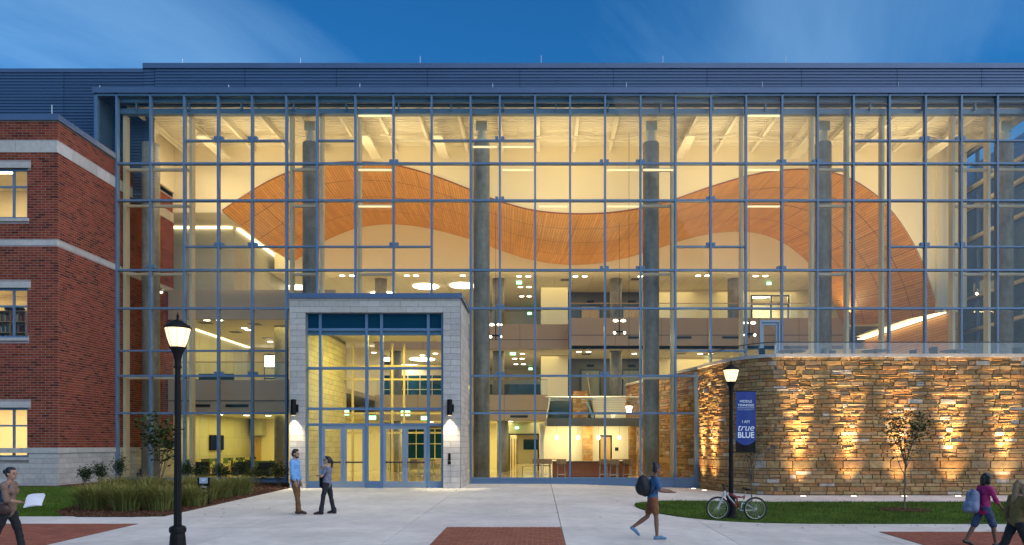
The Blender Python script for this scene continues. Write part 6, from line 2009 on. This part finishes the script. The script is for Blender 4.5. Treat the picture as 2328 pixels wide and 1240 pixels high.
    for sh, elb, wr, d2, sg in arms:
        bd_.cap(sh, elb, .048, .038).cap(elb, elb.lerp(wr, .3), .039, .04).cap(elb.lerp(wr, .3), wr, .04, .025)
        side = Vector((0, 0, 1)).cross(d2)
        side = side.normalized() if side.length > .2 else Vector((1, 0, 0))
        if abs(d2.z) > .8: side = Vector((1, 0, 0)) - d2 * d2.x; side.normalize()
        pn = d2.cross(side).normalized()
        palm = wr + d2 * .05
        rot = Matrix((side, d2, pn)).transposed()
        bd_.ell(palm, (.04, .05, .017), rot)
        curl = -sg
        for f_, (o_, L) in enumerate(((-.028, .062), (-.009, .072), (.010, .067), (.027, .052))):
            b0 = palm + d2 * .038 + side * o_
            b1 = b0 + d2 * L * .55 + pn * .008 * curl
            b2 = b1 + d2 * L * .4 + pn * .022 * curl
            bd_.cap(b0, b1, .0088, .0084).cap(b1, b2, .0084, .0074)
        th0 = palm - d2 * .02 + side * (-.034)
        th1 = th0 + d2 * .035 - side * .026 + pn * .008 * curl
        bd_.cap(th0, th1, .011, .0095).cap(th1, th1 + d2 * .028 + pn * .006 * curl, .0095, .008)
    bd_.build('body', skm, root, mtx, .0075 * k)
    e = MB()
    for sg in (1, -1): e.ell(tuple(mtx @ Hd(.083, sg * .031, .012) + Vector(loc)), (.0105 * k,) * 3, None, 8, 6)
    e.build('eyes', M['black'], root, smooth=True)
    # hair
    hb = Body()
    hm = mat('hair', wear['hair'][1], .5, var=.2, vscale=30)
    st = wear['hair'][0]
    hb.ell(Hd(-.022, 0, .048), (.097, .083, .089)).ell(Hd(-.055, 0, .0), (.062, .078, .085)).ell(Hd(.03, 0, .104), (.045, .056, .026))
    if st == 'short': hb.ell(Hd(.03, 0, .112), (.05, .058, .028)).ell(Hd(-.03, .03, .12), (.05, .04, .028)).ell(Hd(-.02, -.03, .125), (.04, .04, .022))
    if st == 'bun': hb.ell(Hd(-.06, 0, .135), (.055, .055, .05))
    if st == 'lowbun': hb.ell(Hd(-.125, 0, .03), (.05, .05, .05))
    if st == 'pony': hb.cap(Hd(-.10, 0, .05), Hd(-.155, 0, -.03), .035, .042).cap(Hd(-.155, 0, -.03), Hd(-.15, 0, -.2), .042, .02)
    if st == 'bob':
        for sg in (1, -1): hb.cap(Hd(-.01, sg * .075, .04), Hd(.0, sg * .085, -.11), .04, .04)
        hb.cap(Hd(-.08, 0, .02), Hd(-.085, 0, -.11), .07, .065)
    if st == 'long':
        for sg in (1, -1): hb.cap(Hd(-.01, sg * .075, .04), Hd(.0, sg * .09, -.2), .035, .035)
        hb.cap(Hd(-.08, 0, .02), Hd(-.11, 0, -.26), .065, .055)
    hb.build('hair', hm, root, mtx, .009 * k, 2, .022)
    if wear.get('beard'):
        hb = Body(); hb.ell(Hd(.05, 0, -.078), (.05, .052, .035)).cap(Hd(.02, .058, -.02), Hd(.03, .05, -.07), .014, .016).cap(Hd(.02, -.058, -.02), Hd(.03, -.05, -.07), .014, .016); hb.build('beard', hm, root, mtx, .008 * k, 2)
    # trousers, shorts or skirt
    tr = wear['lower']
    tb = Body()
    tb.ell(T(0, 0, .035), (.112, .168 if fem else .158, .115), Rl)
    for i, (hip, knee, ank, toe, heel) in enumerate(legs):
        frac = tr[0]
        if frac >= 1:
            tb.cap(hip, knee, .102, .068).cap(knee, knee.lerp(ank, .5), .068, .064).cap(knee.lerp(ank, .5), ank + Vector((0, 0, -.005)), .064, .06 if tr[0] == 1 else .082)
        else:
            tb.cap(hip, hip.lerp(knee, frac), .106, .084)
    tb.build('trousers' if tr[0] >= 1 else 'shorts', mat('lower_cloth', tr[1], .85, var=.12, vscale=14), root, mtx, .0105 * k, 3, .026)
    # top
    tp = wear['top']
    sb = Body()
    hem = tp.get('hem', -.03)
    sb.ell(T(0, 0, .2 + hem * .3), (.112, .15 if fem else .158, .20), Rl).ell(T(0, 0, .375), (.122, .162 if fem else .188, .15), Rl).ell(T(0, 0, .05 + hem * .5), (.125, .18 if fem else .17, .115), Rl)
    if fem: sb.ell(T(.08, .06, .345), (.062, .068, .068), Rl).ell(T(.08, -.06, .345), (.062, .068, .068), Rl)
    if hem < -.05:
        for sy in (-.09, 0, .09): sb.cap(T(0, sy, .08), T(-.005, sy * 1.05, hem), .115 - abs(sy) * .2, .105 - abs(sy) * .2)
    for sg in (1, -1): sb.cap(T(-.012, sg * .06, .475), T(0, sg * sw, .45), .062, .07)
    for (sh, elb, wr, d2, sg) in arms:
        f_ = tp['sleeve']
        if f_ <= 0: continue
        if f_ <= 1: sb.cap(sh, sh.lerp(elb, f_), .068, .064)
        else: sb.cap(sh, elb, .068, .058).cap(elb, elb.lerp(wr, f_ - 1), .058, .05)
    sb.build(tp.get('name', 'shirt'), mat('top_cloth', tp['col'], .85, var=.12, vscale=10, bump=.5, bscale=14), root, mtx, .0105 * k, 3, .030)
    if 'vest' in wear:
        vb = Body(); vb.ell(T(-.02, 0, .375), (.125, .192, .16), Rl).ell(T(-.02, 0, .2), (.118, .165, .17), Rl).cap(T(-.02, .1, .47), T(-.015, .16, .45), .066, .066).cap(T(-.02, -.1, .47), T(-.015, -.16, .45), .066, .066)
        vb.build('vest', mat('vest_cloth', wear['vest'], .85, var=.15, vscale=12), root, mtx, .0105 * k)
    if tp.get('collar'):
        cb = Body(); cb.cap(T(.03, .05, .53), T(.055, .025, .50), .022, .018).cap(T(.03, -.05, .53), T(.055, -.025, .50), .022, .018).cap(T(-.04, .04, .54), T(-.04, -.04, .54), .025, .025); cb.build('collar', mat('collar_cloth', tp['col'], .85), root, mtx, .009 * k, 1)
    # shoes
    shm = mat('shoe', wear['shoes'], .5)
    for i, (hip, knee, ank, toe, heel) in enumerate(legs):
        hb = Body()
        hb.cap(heel + Vector((0, 0, .01)), ank.lerp(toe, .55), .042, .042).cap(ank.lerp(toe, .55) + Vector((0, 0, -.01)), toe, .042, .034)
        if wear.get('boot'): hb.cap(ank, heel + Vector((0, 0, .01)), .044, .042)
        hb.build('shoe', shm, root, mtx, .0095 * k, 2)
    if wear.get('glasses'):
        b = MB()
        for sg in (1, -1):
            c = mtx @ Hd(.098, sg * .034, .014) + Vector(loc); ax = mtx.to_3x3()
            b.obox(c, ax @ (HR @ Vector((.006, 0, 0))), ax @ (HR @ Vector((0, .026, 0))), ax @ (HR @ Vector((0, 0, .018))))
            b.beam(c, mtx @ Hd(0, sg * .078, .018) + Vector(loc), .008, .01)
        b.build('glasses', M['black'], root)
    L = Vector(loc)
    return dict(root=root, T=lambda *q: mtx @ T(*q) + L, H=lambda *q: mtx @ Hd(*q) + L, wr=[mtx @ a[2] + L for a in arms], sh=[mtx @ a[0] + L for a in arms], dirs=[(mtx.to_3x3() @ a[3]).normalized() for a in arms], mtx=mtx, k=k)
def at(px, py, x_for_slope=None):
    d = 18.0
    for _ in range(80): d = .5 * d + .5 * (CZ - ground(X(px, d), d)) * F / (py - HY)
    return Vector((X(px, d), d, ground(X(px, d), d)))
def at_d(px, d): return Vector((X(px, d), d, ground(X(px, d), d) + .002))

def side_bag(name, label, cat, shapes, m, vox=.012):
    b = Body()
    for s_ in shapes:
        if s_[0] == 'e': b.ell(*s_[1:])
        else: b.cap(*s_[1:])
    o = b.mb.build(name, m, None, smooth=True)
    md = o.modifiers.new('fuse', 'REMESH'); md.mode = 'VOXEL'; md.voxel_size = vox; md.use_smooth_shade = True
    md = o.modifiers.new('soften', 'SMOOTH'); md.factor = .5; md.iterations = 3
    return tag(o, label, cat)

# man in the blue shirt
p = at_d(671, 20.5)
man = person('person in a light blue long shirt and brown trousers facing the woman', p, 1.79, R(-4),
             dict(lean=-2, legs=[(3, 3, 4), (13, 4, 3)], arms=[(2, 8, 12, 4), (4, 6, 16, 3)], head=-6, nod=3),
             dict(hair=('short', (.012, .009, .008)), beard=True, lower=(1, (.135, .062, .018)), top=dict(col=(.15, .33, .62), sleeve=1.75, hem=-.10, collar=True), shoes=(.045, .018, .012), boot=True), (.36, .19, .125))
# woman in the grey tee
p = at_d(744, 20.55)
wom = person('person in a grey T-shirt and dark flared trousers with sunglasses and ponytail', p, 1.61, R(176),
             dict(lean=-4, legs=[(11, 4, 5), (-9, 2, 6)], arms=[(26, 12, 66, 50), (22, 12, 132, 26)], head=4, nod=-4),
             dict(hair=('pony', (.014, .008, .008)), lower=(1.01, (.010, .010, .016)), top=dict(col=(.135, .14, .20), sleeve=.62, hem=-.07), shoes=(.03, .012, .012), glasses=True), (.44, .25, .18), fem=True)
q = wom['T'](.17, -.13, .02)
side_bag('shoulder_bag', 'black shoulder bag hanging at the side of the woman in grey', 'bag', [('c', q + Vector((0, 0, .10)), q + Vector((.02, 0, -.12)), .07, .075), ('c', q + Vector((-.05, 0, .10)), q + Vector((-.04, 0, -.12)), .06, .07), ('c', wom['T'](.10, -.14, .17), wom['T'](.0, -.15, .52), .016, .016), ('c', wom['T'](.13, -.14, .12), wom['T'](.10, -.14, .18), .016, .016)], M['black'], .009)
# walking woman with the black backpack
p = at_d(1484, 16.1)
wal = person('person in a blue top and rust shorts walking with a black backpack', p, 1.63, R(3),
             dict(lean=7, legs=[(-14, 40, 2), (8, 6, 2)], foot=(42, 0), arms=[(22, 6, 62, 8), (16, 6, 66, 10)], head=0, nod=6),
             dict(hair=('bun', (.008, .006, .006)), lower=(.72, (.19, .062, .022)), top=dict(col=(.035, .105, .22), sleeve=.7, hem=-.05), shoes=(.10, .21, .34)), (.19, .085, .05), fem=True)
q = wal['T'](-.24, 0, .26)
side_bag('backpack', 'bulky black backpack on the back of the walking woman in blue', 'backpack', [('e', q, (.15, .17, .24), rotm(R(-12))), ('e', q + Vector((-.07, 0, -.05)), (.12, .14, .16), rotm(R(-12))), ('c', wal['T'](-.08, .10, .50), wal['T'](.09, .11, .42), .022, .022), ('c', wal['T'](-.08, -.10, .50), wal['T'](.09, -.11, .42), .022, .022), ('c', wal['T'](.10, -.11, .42), wal['T'](-.06, -.16, .12), .018, .018)], mat('black_nylon', (.010, .010, .012), .7))
# girl in pink
p = at_d(2236, 16.0)
pin = person('person in a magenta top and denim shorts walking with a pale backpack', p, 1.61, R(4),
             dict(lean=5, legs=[(-20, 10, 2), (22, 14, 2)], foot=(18, 0), arms=[(-10, 8, 14, 4), (24, 6, 14, 4)], nod=4),
             dict(hair=('bob', (.006, .005, .005)), lower=(.98, (.035, .06, .125)), top=dict(col=(.36, .018, .13), sleeve=1.35, hem=-.09), shoes=(.012, .012, .014)), (.17, .085, .05), fem=True)
q = pin['T'](-.24, .05, .12)
side_bag('backpack', 'pale grey and blue backpack slung low on the girl in pink', 'backpack', [('c', q + Vector((0, -.07, .14)), q + Vector((-.02, -.07, -.16)), .10, .11), ('c', q + Vector((0, .07, .14)), q + Vector((-.02, .07, -.16)), .10, .11), ('c', q + Vector((-.10, -.06, -.06)), q + Vector((-.11, -.06, -.17)), .07, .08), ('c', q + Vector((-.10, .06, -.06)), q + Vector((-.11, .06, -.17)), .07, .08), ('c', q + Vector((.0, -.03, .25)), q + Vector((.0, .03, .25)), .02, .02), ('c', pin['T'](-.1, .06, .3), pin['T'](-.02, .13, .50), .022, .022), ('c', pin['T'](-.1, .16, .25), pin['T'](.0, .17, .42), .02, .02)],
         mat('pale_nylon', (.16, .19, .28), .8, var=.6, vscale=5))
# person at the right edge in the olive top
p = at_d(2312, 13.1)
oli = person('person with long fair hair and olive top striding in black trousers at the right edge', p, 1.66, R(6),
             dict(lean=4, legs=[(-24, 12, 2), (20, 8, 2)], foot=(20, 0), arms=[(-14, 10, 18, 4), (16, 8, 30, 6)], nod=2),
             dict(hair=('long', (.20, .125, .06)), lower=(1, (.007, .007, .009)), top=dict(col=(.125, .085, .025), sleeve=1.6, hem=-.04), shoes=(.01, .01, .01), boot=True), (.38, .21, .15), fem=True)
# person at the left edge with papers
p = at_d(18, 13.4)
lef = person('person in tan top and denim vest walking in at the left edge with papers', p, 1.66, R(6),
             dict(lean=3, legs=[(18, 8, 2), (-18, 14, 2)], foot=(0, 18), arms=[(-12, 8, 22, 2), (14, 8, 66, 6)], head=-12, nod=6),
             dict(hair=('lowbun', (.010, .007, .006)), lower=(1.01, (.006, .006, .008)), top=dict(col=(.17, .105, .075), sleeve=1.3, hem=-.06), vest=(.012, .032, .075), shoes=(.01, .01, .01)), (.33, .17, .11), fem=True)
h = lef['wr'][1] + lef['dirs'][1] * .10
b = MB()
ax, ay = Vector((.155, .03, .055)), Vector((-.03, .02, .10))
for k in range(4):                                              # a few loose sheets, curling at the free end
    o_ = Vector((.004 * k, -.003 * k, .006 * k))
    v = []
    for i in range(9):
        u = i / 8
        for w in (-.105, .105):
            sag = .045 * u * u * (1 + .3 * k) + .012 * math.sin(3 * u + k + w * 9)
            c_ = h + o_ + Vector((-.02 + .30 * u, -.02 + .03 * u + w * (.25 + .1 * k), .015 + .10 * u - sag + w * .95))
            v += [c_, c_ + Vector((0, .0012, .0006))]
    f = []
    for i in range(8):
        a = 4 * i
        f += [(a, a + 4, a + 6, a + 2), (a + 1, a + 3, a + 7, a + 5), (a, a + 1, a + 5, a + 4), (a + 2, a + 6, a + 7, a + 3)]
    b.add(v, f)
tag(b.build('papers', mat('paper', (.72, .70, .74), .8)), 'sheaf of white papers held out by the person at the left edge', 'papers')
q = lef['T'](.02, -.19, .02)
side_bag('shoulder_bag', 'dark brown shoulder bag at the hip of the person with papers', 'bag', [('e', q, (.14, .07, .10)), ('c', lef['T'](.06, -.16, .08), lef['T'](.09, .02, .40), .016, .016), ('c', lef['T'](.09, .02, .40), lef['T'](.0, .12, .53), .016, .016)], mat('brown_leather', (.05, .02, .016), .5), .010)
